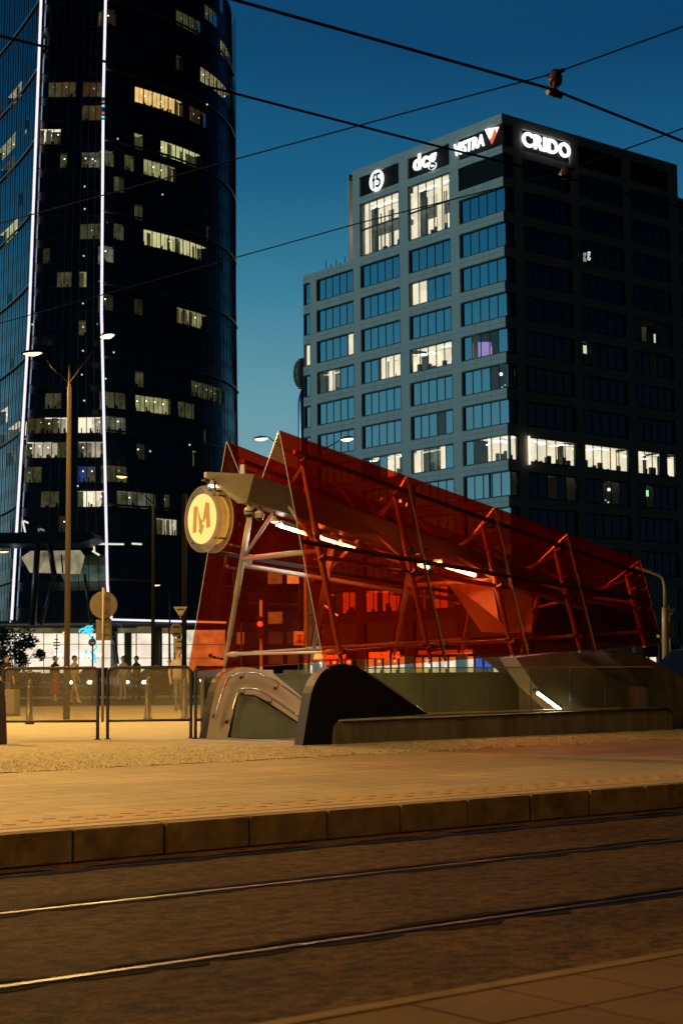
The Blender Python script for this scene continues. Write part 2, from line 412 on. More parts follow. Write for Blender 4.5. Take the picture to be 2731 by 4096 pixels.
# far platform
p = MB().box((-60, YK+.34, -.32), (160, 22, 0)); struct('platform', p, 'paving')
struct('platform_edge', MB().box((-60, YK+.16, -.3), (160, YK+.34, .002)), 'edge_pale')
t = MB().box((-60, YK+.345, .001), (160, YK+1.02, .005))
k = -60.
x = 1.0
while x < 26:
    for j in range(2): 
        t.disc((x, YK+.62+.22*j, .005), (0, 0, 1), .05, .004, 8)
    x += .22
struct('tactile_strip', t, 'edge_strip')
kb = MB()
x0 = ony(295, 3440, YK).x
for i in range(-14, 60):
    xa = x0+i*.74; jit = random.uniform(-.008, .008)
    kb.box((xa+.013, YK+jit, -.3), (xa+.727, YK+.16, .001+random.uniform(-.004, .003)))
struct('platform_kerb', kb, 'kerb_stone', bevel=.006)
struct('kerb_backing', MB().box((-40, YK+.02, -.3), (100, YK+.155, -.012)), 'mortar_dark')
# near platform
struct('near_platform', MB().box((-60, -60, -.32), (160, YN-.1, -.012)), 'mortar_dark')
ns = MB(); i0 = 3.455-.385*16
for i in range(44):
    for j in range(12):
        y1 = YN-.095-j*.385; dz = random.uniform(-.0015, .0015); xa = i0+i*.385
        ns.box((xa+.004, y1-.377, -.01), (xa+.381, y1, dz))
struct('near_paving', ns, 'near_slab_stone', bevel=.003)
plain('near_edge', (.17, .10, .038), .8, spec=.1, var=.25, scale=5, stain=.4)
struct('near_platform_edge', MB().box((-60, YN-.088, -.3), (160, YN, .003)), 'near_edge', bevel=.01)
# grass strip: a low bank between platform and entrance
gb = MB(); nx, ny = 120, 8
def gy0(x): return 16.15+.02*(x-9)+.05*sin(x*2.1)+.04*sin(x*5.3+1)+.03*sin(x*11.7)
def yup(x):
    if x < 12.6: return 21.75
    if x < 13.9: return 21.75-(x-12.6)/1.3*3.7
    return 18.05 if x < 22 else 18.4
for i in range(nx+1):
    for j in range(ny+1):
        xx = 2+i*.25; y0, y1 = gy0(xx), yup(xx)
        t_ = j/ny; yy = y0+(y1-y0)*t_
        gb.v.append(V((xx, yy, .004+.05*sin(pi*min(1, t_*1.3)/2)+random.uniform(-.006, .006))))
for i in range(nx):
    for j in range(ny):
        a = i*(ny+1)+j; gb.f.append([a, a+ny+1, a+ny+2, a+1]); gb.mi.append(0); gb.sm.append(True)
plain('dry_soil', (.42, .33, .16), .95, var=.35, scale=9, bump=.6)
struct('verge', gb, 'dry_soil')
gr = MB()
for i in range(42000):
    xx = random.uniform(4, 24.5); yy = random.uniform(gy0(xx)-.04-abs(random.gauss(0, .07)), yup(xx)+.05)
    if xx > 13.9 and yy > 17.98: continue
    t_ = (yy-gy0(xx))/(yup(xx)-gy0(xx)); z = .03*min(1, max(0, t_*2)); h = random.uniform(.012, .04); a = random.uniform(0, 2*pi); w_ = .006
    d = V((cos(a), sin(a), 0)); l = V((random.uniform(-.03, .03), random.uniform(-.03, .03), h)); o = V((xx, yy, z))
    gr.add([o-d*w_, o+d*w_, o+l], [(0, 1, 2)])
plain('dry_grass', (.5, .39, .18), .8, var=.35, scale=8)
tag(gr.build('dry_grass', 'dry_grass'), kind='stuff')
# plaza with the stair opening cut out
pl = MB(); PX0, PX1, PY0, PY1 = 14.35, 22.6, 18.3, 21.3
FAR = 55.
def rdz(r, d, z): return rd(r, d, z)
pl.add([(-60, 21.7, .045), (12.6, 21.7, .045), (13.86, 18.1, .045), (PX0, 18.1, .045), (PX0, 70, .045), (-60, 70, .045)], [(0, 1, 2, 3, 4, 5)])
pl.add([(PX0, 18.0, .045), (PX1, 18.0, .045), (PX1, PY0, .045), (PX0, PY0, .045)], [(0, 1, 2, 3)])
pl.add([(PX0, PY1, .045), (PX1, PY1, .045), (PX1, 70, .045), (PX0, 70, .045)], [(0, 1, 2, 3)])
pl.add([(PX1, 18.3, .045), (160, 18.3, .045), (160, 70, .045), (PX1, 70, .045)], [(0, 1, 2, 3)])
struct('plaza', pl, 'plaza_paving')
def strip(name, d0, d1, z0, z1, mat, R=120):
    q = MB().quad(rd(-R, d0, z0), rd(R, d0, z0), rd(R, d1, z1), rd(-R, d1, z1)); return struct(name, q, mat)
strip('cycle_path', 54, 70.5, .055, .055, 'asphalt')
q = MB().obox(rd(-120, 70.5, .0), RT*240, FH*.35, V((0, 0, .16))); struct('road_kerb', q, 'stone_light')
strip('grass_bank', 70.85, 78, .12, .3, 'hedge')
strip('road', 78, 128, .06, .06, 'asphalt')
strip('far_pavement', 128, 340, .1, .1, 'plaza_paving', 260)
plain('bush_leaf', (.045, .06, .025), .7, var=.5, scale=6)
hb = MB()
for i in range(5200):
    r = random.uniform(-24, 8); d = random.uniform(71.5, 77.5); h = random.uniform(.05, .34); o = rd(r, d, .1)+V((0, 0, h*.9)); a = random.uniform(0, 2*pi)
    u = V((cos(a), sin(a), random.uniform(-.5, .5)))*.08; v2 = V((random.uniform(-1, 1), random.uniform(-1, 1), 1)).normalized()*.09
    hb.add([o-u, o+v2, o+u, o-v2*.4], [(0, 1, 2, 3)])
tag(hb.build('ground_cover', 'bush_leaf'), kind='stuff')

# ------------------------------------------------------------------ metro entrance canopy
YC = 19.77; XA, XB = 14.2, 21.68
KL = .30
def yN(z): return 18.02+KL*(z-1.105)
def zr(x): return 4.68-.226*(x-XA)
def zb(x): return 1.105+.0526*(x-XA)
def zs(x): return 2.99-.0936*(x-XA)
def zv(x): return 3.86-.2*(x-XA)
FX = [14.72, 16.46, 18.25, 19.84, 21.50]
JX = [XA, 16.57, 18.36, 19.96, XB]
nn = V((0, -1, KL)).normalized()       # outward normal of the near wall
def near(x, z): return V((x, yN(z), z))
def far(p): return V((p.x, 2*YC-p.y, p.z))
can = thing('entrance_canopy', (17.9, YC, 0), 'sloping red glass canopy over the metro stairs with folded roof and tube frames', 'canopy')
TH = .018
def panel(pts, nrm, name='glass_panel', bolts=()):
    o = MB().prism(pts, V(nrm)*TH, 0, 1).build(name, ['red_glass', 'glass_edge'], can)
    return o
for side in (0, 1):
    fl = (lambda p: p) if side == 0 else far
    n_ = nn if side == 0 else V((nn.x, -nn.y, nn.z))
    for i in range(4):
        xa, xb = JX[i]+(.008 if i else 0), JX[i+1]-.008
        lo = []
        if i == 0:
            for k in range(7):
                a = pi+pi/2*k/6; R = .13
                lo.append((xa+R+R*cos(a), zb(xa)+R+R*sin(a)))
        else: lo.append((xa, zb(xa)))
        lo += [(xb, zb(xb)), (xb, zs(xb)-.012), (xa, zs(xa)-.012)]
        panel([fl(near(x, z)) for x, z in lo], n_)
        up = [(xa, zs(xa)+.012), (xb, zs(xb)+.012), (xb, zr(xb)), (xa, zr(xa))]
        panel([fl(near(x, z)) for x, z in up], n_)
        # folded roof, from the ridge down to the valley gutter
        rf = [near(xa, zr(xa)-.0), near(xb, zr(xb)-.0), V((xb, YC-.26, zv(xb)+.16)), V((xa, YC-.26, zv(xa)+.16))]
        rn = (rf[1]-rf[0]).cross(rf[2]-rf[1]).normalized(); rn = rn if rn.z > 0 else -rn
        rf = [p-V((0, 0, .02)) for p in rf]
        panel([fl(p) for p in rf], rn if side == 0 else V((rn.x, -rn.y, rn.z)), 'roof_panel')
    # seals between the panes
    sl = MB()
    for i in range(1, 4):
        x = JX[i]
        sl.prism([fl(near(x-.016, zb(x))), fl(near(x+.016, zb(x))), fl(near(x+.016, zr(x)-.03)), fl(near(x-.016, zr(x)-.03))], n_*-.03)
    sl.prism([fl(near(XA+.02, zs(XA)-.03)), fl(near(XB-.02, zs(XB)-.03)), fl(near(XB-.02, zs(XB)+.03)), fl(near(XA+.02, zs(XA)+.03))], n_*-.035)
    sl.build('joint_seal', 'frame_dark', can)
def inside(x, z, off): return near(x, z)-nn*off
def post(a, b):
    d = b-a; P = [a+d*t for t in (0, .03, .16, .161, .36, .361, .72, .721, .93, 1)]
    return P, [.02, .032, .036, .042, .042, .05, .05, .044, .04, .022]
OFF = .22
for i, x in enumerate(FX):
    top, bot = inside(x, zr(x)-.22, OFF), inside(x, zb(x)+.1, OFF)
    midp = inside(x, zs(x), OFF)
    node = V((x+.06, YC, zv(x)-.0))
    for fl in ((lambda p: p), far):
        P, R_ = post(fl(bot), fl(top)); po = MB().tube(P, R_, 12).build('post', 'cream_paint', can)
        fp = MB(); b0 = fl(bot); fp.obox(b0+V((-.012, -.03, -.02)), (.024, 0, 0), (0, .06, 0), (0, 0, -.05)); fp.build('foot_plate', 'cream_paint', po)
        s1 = MB().tube([fl(top)-V((0, 0, .1)), (fl(top)*.25+fl(node)*.75), fl(node)+V((0, 0, .08))], [.024, .034, .024], 10)
        s1.build('strut', 'cream_paint', can)
        MB().tube([fl(midp), (fl(midp)*.5+fl(node)*.5), fl(node)], [.02, .03, .02], 10).build('strut', 'cream_paint', can)
    MB().ball(node, .075, 6).build('node_plate', 'steel_dark', can)
    if i in (0, 2):
        MB().tube([far(midp), (far(midp)+midp)*.5, midp], [.038, .046, .038], 10).build('cross_tie', 'cream_paint', can)
    # point fittings that hold the glass
    for fl, n_ in (((lambda p: p), nn), (far, V((0, -nn.y, nn.z)))):
        for z in (zb(x)+.22, zs(x)-.17, zs(x)+.17, zr(x)-.3):
            fb = MB()
            for dx in (-.13, .17):
                if i == 0 and dx > 0: continue
                c = fl(near(x+dx, z)); 
                fb.disc(c+n_*TH, n_, .034, .022, 12); fb.disc(c-n_*.1, n_, .026, .1, 10); fb.tube([fl(inside(x, z, OFF)), c-n_*.09], .018, 6)
            fb.build('glass_fitting', 'steel_dark', can)
for fl in ((lambda p: p), far):
    for i in range(4):
        a, b = fl(inside(FX[i], zs(FX[i])-.1, OFF)), fl(inside(FX[i+1], zs(FX[i+1])-.1, OFF))
        MB().tube([a, a.lerp(b, .06), a.lerp(b, .061), a.lerp(b, .94), a.lerp(b, .941), b], [.03, .03, .04, .04, .03, .03], 10).build('seam_tube', 'cream_paint', can)
        z0, z1 = zb(FX[i])+.31, zb(FX[i+1])+.31
        a, b = fl(inside(FX[i], z0, OFF)), fl(inside(FX[i+1], z1, OFF))
        rr = MB().tube([a, a.lerp(b, .08), a.lerp(b, .081), a.lerp(b, .92), a.lerp(b, .921), b], [.034, .034, .023, .023, .034, .034], 10); rr.build('base_tube', 'cream_paint', can)
    MB().tube([fl(inside(XA+.3, zr(XA+.3)-.2, .1)), fl(inside(XB-.1, zr(XB-.1)-.2, .1))], .04, 8).build('ridge_tube', 'steel_dark', can)
# low cross tie of the front frame
a, b = inside(FX[0], zb(FX[0])+.3, OFF), far(inside(FX[0], zb(FX[0])+.3, OFF))
MB().tube([b, b.lerp(a, .06), b.lerp(a, .1), b.lerp(a, .11), b.lerp(a, .89), b.lerp(a, .9), b.lerp(a, .94), a], [.03, .045, .045, .022, .022, .045, .045, .03], 10).build('base_tie', 'cream_paint', can)
MB().disc(far(inside(FX[0], zs(FX[0]), OFF))+V((-.01, -.16, -.03)), (1, 0, 0), .1, .03, 6).build('gusset', 'cream_paint', can)
# valley gutter with the tapering nose that carries the sign
gt = MB(); XN = 14.02
def sec(x, w, zt, zb_, wb): return [V((x, YC-w, zt)), V((x, YC+w, zt)), V((x, YC+wb, zb_)), V((x, YC-wb, zb_))]
sa, sb = sec(XN, .30, zv(XN)+.13, zv(XN)-.24, .13), sec(XB-.15, .26, zv(XB)+.12, zv(XB)-.2, .11)
gt.add(sa+sb, [(0, 1, 2, 3), (7, 6, 5, 4)]+[(i, 4+i, 4+(i+1) % 4, (i+1) % 4) for i in range(4)])
gt.build('gutter', 'gutter_shaded', can)
st = sec(13.34, .035, 4.06, 3.98, .03); sa2 = sec(XN-.004, .31, zv(XN)+.15, zv(XN)-.26, .1)
MB().add(st+sa2, [(0, 1, 2, 3), (7, 6, 5, 4)]+[(i, 4+i, 4+(i+1) % 4, (i+1) % 4) for i in range(4)]).build('gutter_nose', 'cream_paint', can)
MB().prism([V((XN-.01, YC-.06, zv(XN)+.155)), V((XN-.01, YC+.06, zv(XN)+.155)), V((XN-.01, YC+.05, zv(XN)+.33)), V((XN-.01, YC-.05, zv(XN)+.33))], (.03, 0, 0)).build('lifting_lug', 'cream_paint', can)
# fluorescent tubes inside
def tube_light(p, q, r=.022, mat='tube', par=None):
    p, q = V(p), V(q); hous = MB(); d = (q-p)
    hous.obox(p+V((0, -.09, r+.006)), d, V((0, .18, 0)), V((0, 0, .03))); hous.obox(p+V((0, -.1, -.0)), d, V((0, .008, 0)), V((0, 0, r+.05))); hous.obox(p+V((0, .092, -.0)), d, V((0, .008, 0)), V((0, 0, r+.05)))
    h = hous.build('light_housing', 'white_plastic', can)
    MB().tube([p, q], r, 8).build('fluorescent_tube', mat, h)
YT = 20.05
for a, b in (((1116, 2102), (1236, 2139)), ((1272, 2148), (1341, 2170)), ((1351, 2172), (1417, 2194))):
    tube_light(ony(*a, YT), ony(*b, YT))
tube_light(ony(1684, 2262, 19.0), ony(1712, 2269, 19.0), .03)
tube_light(ony(1750, 2254, 18.95), ony(1898, 2300, 18.95), .034)
# folded lining over the mouth of the stairs
def hp(sx, sy, y): return ony(sx, sy, y)
A, B, C, D_ = hp(1769, 2303, 20.5), hp(1968, 2321, 19.0), hp(1993, 2480, 19.0), hp(2033, 2528, 19.75)
E_, G_, I_ = hp(2127, 2386, 18.98), hp(2123, 2527, 18.98), hp(1925, 2528, 20.4)
fr = [E_+V((.5, 1.2, -.05)), G_+V((.5, 1.2, 0))]
hd = MB()
hd.add([A, B, C], [(0, 1, 2)]); hd.add([B, E_, D_, C], [(0, 1, 2, 3)]); hd.add([A, C, D_, I_], [(0, 1, 2, 3)]); hd.add([E_, G_, D_], [(0, 1, 2)])
hd.add([E_, fr[0], fr[1], G_], [(0, 1, 2, 3)]); hd.add([A, B, E_, fr[0]], [(0, 1, 2, 3)])
hd.add([I_, D_, G_, fr[1]], [(0, 1, 2, 3)])
hd.build('ceiling_lining', 'hood_panel', can)
A2, B2, C2 = hp(1497, 2193, 20.55), hp(1585, 2222, 20.2), hp(1548, 2240, 20.5)
MB().prism([A2, B2, hp(1600, 2255, 20.3), C2], (.03, .03, .02)).build('ceiling_lining', 'hood_panel', can)

# ------------------------------------------------------------------ round metro sign hanging from the nose
SC = V((13.34, YC, 3.355))
sg = thing('metro_sign', SC+V((0, 0, -.5)), 'round yellow lit sign with orange letter and arrow under the canopy nose', 'sign')
for dx in (-.04, .15): MB().disc(SC+V((dx, 0, 0)), (1, 0, 0), .5, .014, 48, 0, 1).build('glass_disc', ['frosted_disc', 'sign_rim'], sg)
MB().disc(SC+V((-.02, 0, 0)), (1, 0, 0), .385, .155, 48).build('lightbox', 'sign_rim', sg)
for dx, s in ((-.064, -1), (.168, 1)): MB().disc(SC+V((dx, 0, 0)), (1, 0, 0), .372, .012, 48).build('lit_face', 'sign_face', sg)
ml = MB()
# letter M whose middle stroke ends in a downward arrow; seen from -x, so local right is -y
def fm(u, v_): return SC+V((-.067, -u, v_))
def poly(pts, mb): mb.prism([fm(*p) for p in pts], (-.006, 0, 0))
poly([(-.225, -.20), (-.135, -.19), (-.105, .20), (-.195, .195)], ml)
poly([(-.105, .19), (-.02, .01), (.02, -.02), (.03, -.1), (.075, -.1), (.0, -.24), (-.085, -.165), (-.04, -.15), (-.055, -.06)], ml)
poly([(.03, -.05), (.07, -.045), (.09, .1), (.115, .24), (.205, .22), (.235, -.135), (.14, -.15), (.13, .03), (.1, -.02)], ml)
ml.build('letter', 'sign_letter', sg)
hg = MB()
for y in (-.16, .02): 
    hg.box((SC.x+.05, YC+y-.012, SC.z+.36), (SC.x+.075, YC+y+.012, 4.05 if y > 0 else SC.z+.56))
hg.box((SC.x-.06, YC-.2, SC.z+.4), (SC.x+.19, YC-.17, SC.z+.425)); hg.box((SC.x-.03, YC-.02, 3.93), (SC.x+.1, YC+.06, 3.95))
hg.build('hanger', 'steel_dark', sg)
cp = MB()
for a in (.9, 2.3, 3.9, 5.4):
    cp.tube([SC+V((-.06, cos(a)*.44, sin(a)*.44)), SC+V((.18, cos(a)*.44, sin(a)*.44))], .012, 8)
cp.build('clamp_bolts', 'steel_dark', sg)
# cameras and spotlights under the gutter
for i, (px, py, lb) in enumerate(((774, 650, 'white dome camera with dark band under the nose of the gutter'), (886, 690, 'white dome camera farther in under the gutter, beside the banded one'))):
    c = ony(700+.3827*px, 1800+.3827*py, YC-.02)
    o = thing('security_camera', c, lb, 'camera', 'dome cameras under the canopy gutter')
    MB().tube([c+V((0, 0, .16)), c+V((0, 0, .07)), c+V((0, 0, .069)), c+V((0, 0, .02)), c+V((0, 0, .019)), c+V((0, 0, -.03))], [.03, .035, .06, .078, .074, .072], 16).build('housing', 'white_plastic', o)
    MB().ball(c+V((0, 0, -.03)), .056, 8).build('dome', 'smoked', o)
    if i == 0: MB().tube([c+V((0, 0, .012)), c+V((0, 0, -.004))], .0785, 16).build('band', 'sign_blue', o)
for px, py, lb, em in ((395, 370, 'small lit spotlight under the tip of the canopy nose', 'spot_lens'), (1040, 747, 'small warm spotlight beside the first ceiling tube', 'lamp_lens_dim')):
    c = ony(700+.3827*px, 1800+.3827*py, YC-.05)
    o = thing('spotlight', c, lb, 'spotlight', 'spotlights under the canopy')
    MB().tube([c+V((0, 0, .08)), c+V((0, 0, .03)), c+V((0, 0, .0))], [.02, .05, .075], 14).build('housing', 'white_plastic', o)
    MB().tube([c+V((0, 0, -.001)), c+V((0, 0, -.018)), c+V((0, 0, -.03))], [.066, .05, .02], 14).build('lens', em, o)
    MB().tube([c+V((0, 0, .08)), c+V((0, 0, .2))], .012, 6).build('bracket', 'steel_dark', o)
# ------------------------------------------------------------------ stairs down to the metro
def zo2(X, Y): return 700+.3827*X, 2300+.3827*Y
def zo4(X, Y): return 1150+.4464*X, 2500+.4464*Y
ent = thing('stair_entrance', (15, YC, 0), 'metro stairwell with low concrete walls, steel clad and black curved ends', 'stairs')
# low front wall
YW = 18.02
def wp(sx, sy, y): return ony(sx, sy, y)
wl = [wp(*zo4(400, 1065), YW), wp(*zo4(420, 920), YW), wp(*zo4(435, 885), YW), wp(*zo4(465, 865), YW)]
for p in wl: p.y = YW
xR = 21.75
pts = [(wl[0].x, -.1), (wl[1].x, wl[1].z), (wl[2].x, wl[2].z), (wl[3].x, wl[3].z), (xR-.14, .43), (xR-.05, .40), (xR, .31), (xR, -.1)]
MB().prism([V((x, YW, z)) for x, z in pts], (0, .26, 0)).build('low_wall', 'concrete', ent)
zc = wl[3].z
MB().prism([V((wl[3].x+.05, YW-.012, zc)), V((xR-.14, YW-.012, .43)), V((xR-.03, YW-.012, .40)), V((xR+.012, YW-.012, .3)), V((xR+.012, YW-.012, .28)), V((xR-.03, YW-.012, .345)), V((xR-.14, YW-.012, .385)), V((wl[3].x+.05, YW-.012, zc-.025))], (0, .285, 0)).build('wall_cap', 'wall_cap', ent)
# black clad near end
bp = [(130, 1068), (172, 840), (213, 610), (235, 545), (262, 488), (300, 432), (345, 395), (400, 366), (455, 352), (520, 350), (585, 360), (648, 388), (800, 490), (1000, 625), (1250, 798), (1100, 812), (470, 845), (420, 880), (398, 930), (385, 1066)]
P = [wp(*zo4(*p), YW+.004) for p in bp]
P[0].z = P[-1].z = 0
MB().prism(P, (0, .2, 0), 0, 1).build('black_end', ['black_panel', 'newel_rim'], ent)
tr = [wp(*zo4(*p), YW+.1) for p in ((585, 352), (648, 380), (800, 482), (1000, 617), (1252, 790))]
MB().tube([p+V((0, .02, .0)) for p in tr], .016, 8).build('edge_trim', 'steel_bright', ent)
# stair-side (inner) cladding of the near end
# steel clad far end: a band that rises, rolls over and follows the stairs down
YF = 21.28
outer = [(330, 1690), (372, 1440), (420, 1220), (452, 1120), (500, 1050), (560, 1005), (640, 972), (720, 962), (820, 972), (900, 992), (1025, 990), (1030, 1030), (1060, 1055), (1345, 1290), (1700, 1560), (2200, 1950)]
inner = [(2200, 2250), (1700, 1850), (1290, 1540), (1100, 1415), (960, 1320), (840, 1258), (690, 1245), (655, 1275), (620, 1400), (545, 1690)]
bnd = [ony(*zo2(*p), YF) for p in outer+inner]
bnd[0].z = bnd[-1].z = .045
for p in bnd: p.z = max(p.z, -2.5)
MB().prism(bnd, (0, .21, 0), 0, 1).build('steel_end', ['steel_clad', 'newel_rim'], ent)
rim = [ony(*zo2(*p), YF-.0) for p in outer[:10]]
inrim = MB()
for a, b in ((0, 1),):
    pass
for nm, pth in (('upper', [(420, 1510), (465, 1320), (520, 1150), (555, 1090), (610, 1045), (700, 1020), (830, 1022), (930, 1052), (1060, 1112), (1335, 1310), (1700, 1580)]),
                ('lower', [(565, 1560), (610, 1390), (652, 1235), (668, 1205), (705, 1190), (830, 1190), (900, 1217), (1000, 1278), (1300, 1480), (1700, 1760)])):
    hr = MB().tube([ony(*zo2(*p), YF-.085) for p in pth], .02, 10).build('handrail', 'steel_bright', ent)
    br = MB()
    for q in (((440, 1440), (720, 1035), (1075, 1150)) if nm == 'upper' else ((572, 1500), (722, 1208), (1010, 1300))):
        c = ony(*zo2(*q), YF-.085); br.tube([c, c+V((0, 0, -.05)), c+V((0, .085, -.055))], .011, 6); br.disc(c+V((0, .07, -.055)), (0, 1, 0), .03, .014, 10)
    br.build('rail_bracket', 'steel_dark', hr)
# far side wall of the stairwell, in tall stone panels, its coping and the pit lining
fw = MB(); x = 14.55
while x < 22.4:
    x2 = min(x+.92, 22.4); fw.box((x+.006, YF+.215, -3.6), (x2-.006, YF+.30, .66)); x = x2
fw.build('side_lining', 'stair_tile', ent)
MB().box((14.55, YF+.305, -3.6), (22.4, YF+.42, 1.0)).build('side_wall', 'concrete_dark', ent)
fg = MB(); x = 16.1
while x < 21.3:
    fg.box((x+.005, YF+.25, .665), (x+.985*.95, YF+.265, 1.12)); x += .95
fg.build('far_balustrade_glass', 'dusty_glass', ent)
MB().box((15.4, YF+.306, 1.003), (22.35, YF+.4, 1.06)).build('side_wall_coping', 'stone_light', ent)
lf = MB(); x = 15.5
while x < 22.3:
    lf.box((x+.006, YF+.212, .664), (x+.914, YF+.3, 1.055)); x += .92
lf.build('side_lining', 'stair_tile', ent)
nw = MB().box((14.7, YW+.27, -3.6), (22.4, YW+.34, .03)); nw.build('near_lining', 'stair_tile', ent)
sp = MB(); n = 22
for i in range(n):
    sp.box((14.5+i*.33, YW+.345, -i*.165-.3), (14.5+(i+1)*.33, YF+.21, .045-i*.165))
sp.build('steps', 'stone_light', ent)
# nearer stair divider panels seen between the two ends
MB().prism([ony(*zo2(*p), YF-.0) for p in ((590, 1700), (655, 1290), (690, 1262), (835, 1270), (1290, 1556), (1290, 1720))], (0, .05, 0)).build('infill_panel', 'stair_tile', ent)
# glass balustrade on the low wall
xs_ = [15.9, 16.55, 17.55, 18.5, 19.4, 20.25, 21.42]
for i in range(len(xs_)-1):
    a, b = xs_[i]+.006, xs_[i+1]-.006
    if i == 0: pts = [(14.95, 1.115), (b, 1.115), (b, .40), (16.0, .40)]
    else: pts = [(a, .405), (b, .405), (b, 1.115), (a, 1.115)]
    MB().prism([V((x, YW+.15, z)) for x, z in pts], (0, .016, 0), 0, 1).build('balustrade_glass', ['clear_glass', 'glass_edge_dim'], ent)
MB().box((14.95, YW+.138, 1.117), (21.43, YW+.178, 1.137)).build('top_rail', 'steel_clad', ent)
MB().box((15.95, YW+.13, .432), (20.6, YW+.19, .452)).build('glass_shoe', 'steel_clad', ent)
# concrete portal: the slab that follows the tunnel down, and the end block
slab = [ony(x, y, 18.7) for x, y in ((2062, 2630), (2257, 2608), (2512, 2744), (2600, 2792), (2600, 3000), (2380, 2952), (2236, 2829), (2138, 2740))]
MB().prism(slab, (0, .4, 0)).build('tunnel_slab', 'stone_light', ent)
eb = [(20.35, 1.40), (20.9, 1.40), (21.25, 1.355), (21.6, 1.245), (21.95, 1.125), (22.45, .945), (24.6, .02), (24.6, -.2), (21.43, -.2), (21.43, .78)]
MB().prism([V((x, 18.29, z)) for x, z in eb], (0, 3.1, 0)).build('end_block', 'concrete', ent, bevel=.02)
p, q = ony(2150, 2772, 18.55), ony(2237, 2836, 18.55)
for xa in (15.2, 17.0):  # unseen tubes, added to brighten the stairwell's far tiles
    hh = MB().obox(V((xa, YW+.345, -.03-.0*xa)), V((1.3, 0, -.35)), V((0, .06, 0)), V((0, 0, .05))).build('light_housing', 'steel_dark', ent)
    MB().tube([V((xa, YW+.43, -.02)), V((xa+1.3, YW+.43, -.37))], .02, 8).build('fluorescent_tube', 'unseen_pit_fill', hh)
h = MB().obox(p+V((-.05, -.05, .03)), (q-p)*1.12, V((0, .12, 0)), V((0, 0, .05))).build('light_housing', 'steel_dark', ent)
MB().tube([p, q], .026, 8).build('fluorescent_tube', 'tube', h)


# ------------------------------------------------------------------ glass crowd barriers on the left
def rrect(w, h0, h1, r, n=6):
    pts = []
    for cx, cz, a0 in ((w-r, h1-r, 0), (r, h1-r, pi/2)):
        for i in range(n+1):
            a = a0+pi/2*i/n; pts.append(V((cx+r*cos(a), 0, cz+r*sin(a))))
    return pts
def barrier(name, a, b, label):
    a, b = V(a), V(b); d = b-a; w = d.length; rz = math.atan2(d.y, d.x)
    o = thing(name, a, label, 'barrier', 'glass barriers by the stairs', rz)
    top = 1.13
    path = [V((w, 0, 0)), V((w, 0, .3))]+rrect(w, 0, top, .085)+[V((0, 0, .3)), V((0, 0, 0))]
    MB().tube(path, .026, 10).build('frame', 'fence_metal', o, loc=1)
    MB().tube([V((.02, 0, .29)), V((w-.02, 0, .29))], .02, 8).build('bottom_rail', 'fence_metal', o, loc=1)
    g = [V((w-.03, 0, .31))]+[V((min(w-.03, max(.03, p.x)), 0, p.z-.02)) for p in rrect(w, 0, top, .085)]+[V((.03, 0, .31))]
    MB().prism([p+V((0, -.005, 0)) for p in g], (0, .01, 0)).build('pane', 'dusty_glass', o, loc=1)
    fb = MB()
    for x in (0, w): fb.disc((x, 0, .0), (0, 0, 1), .055, .012, 14)
    fb.build('base_plate', 'fence_metal', o, loc=1)
    return o
B0, B1 = onz(12, 2960, .046), onz(391, 2958, .046); B2, B3 = onz(431, 2957, .046), onz(764, 2953, .046); B4 = onz(798, 2952, .046)
bl = barrier('glass_barrier', B0, B1, 'glass barrier at the far left with pale looping lines on its pane')
barrier('glass_barrier', B2, B3, 'middle glass barrier with two standing men behind it')
dv = (B3-B2).normalized()
barrier('glass_barrier', V((14.27, 21.42, .046)), V((15.5, 22.3, .046)), 'glass barrier running in behind the steel clad stair end')
sc = MB(); wv = (B1-B0).length  # pale looping lines drawn on the first pane
def onb(px, py):     # crop6 pixel -> point of the first barrier's pane
    r = ray(px*.287, 2400+py*.287); n_ = V((B1-B0)).cross(V((0, 0, 1))); t = (B0-EYE).dot(n_)/r.dot(n_); return EYE+r*t+ (EYE-B0).normalized()*.012
for L in ([(800, 1100), (840, 1065), (900, 1042), (1010, 1035), (1110, 1052), (1200, 1095), (1290, 1170), (1330, 1230)], [(885, 1440), (890, 1340), (920, 1285), (1000, 1268), (1100, 1290), (1190, 1340), (1245, 1380), (1235, 1420), (1190, 1430)], [(900, 1450), (905, 1390), (890, 1300)]):
    # smooth the stroke
    pts = [V((*p, 0)) for p in L]; sm = []
    for i in range(len(pts)-1):
        p0, p1, p2, p3 = pts[max(i-1, 0)], pts[i], pts[i+1], pts[min(i+2, len(pts)-1)]
        for k in range(5):
            t = k/5; sm.append(.5*((2*p1)+(p2-p0)*t+(2*p0-5*p1+4*p2-p3)*t*t+(-p0+3*p1-3*p2+p3)*t**3))
    sc.tube([onb(p.x, p.y) for p in sm], .0032, 5)
q = B0; so = sc.build('loop_mark', 'sign_back')
mt = so.matrix_basis.copy(); so.parent = bl; so.matrix_parent_inverse = (Matrix.Translation(bl.location) @ Matrix.Rotation(bl.rotation_euler.z, 4, 'Z')).inverted()

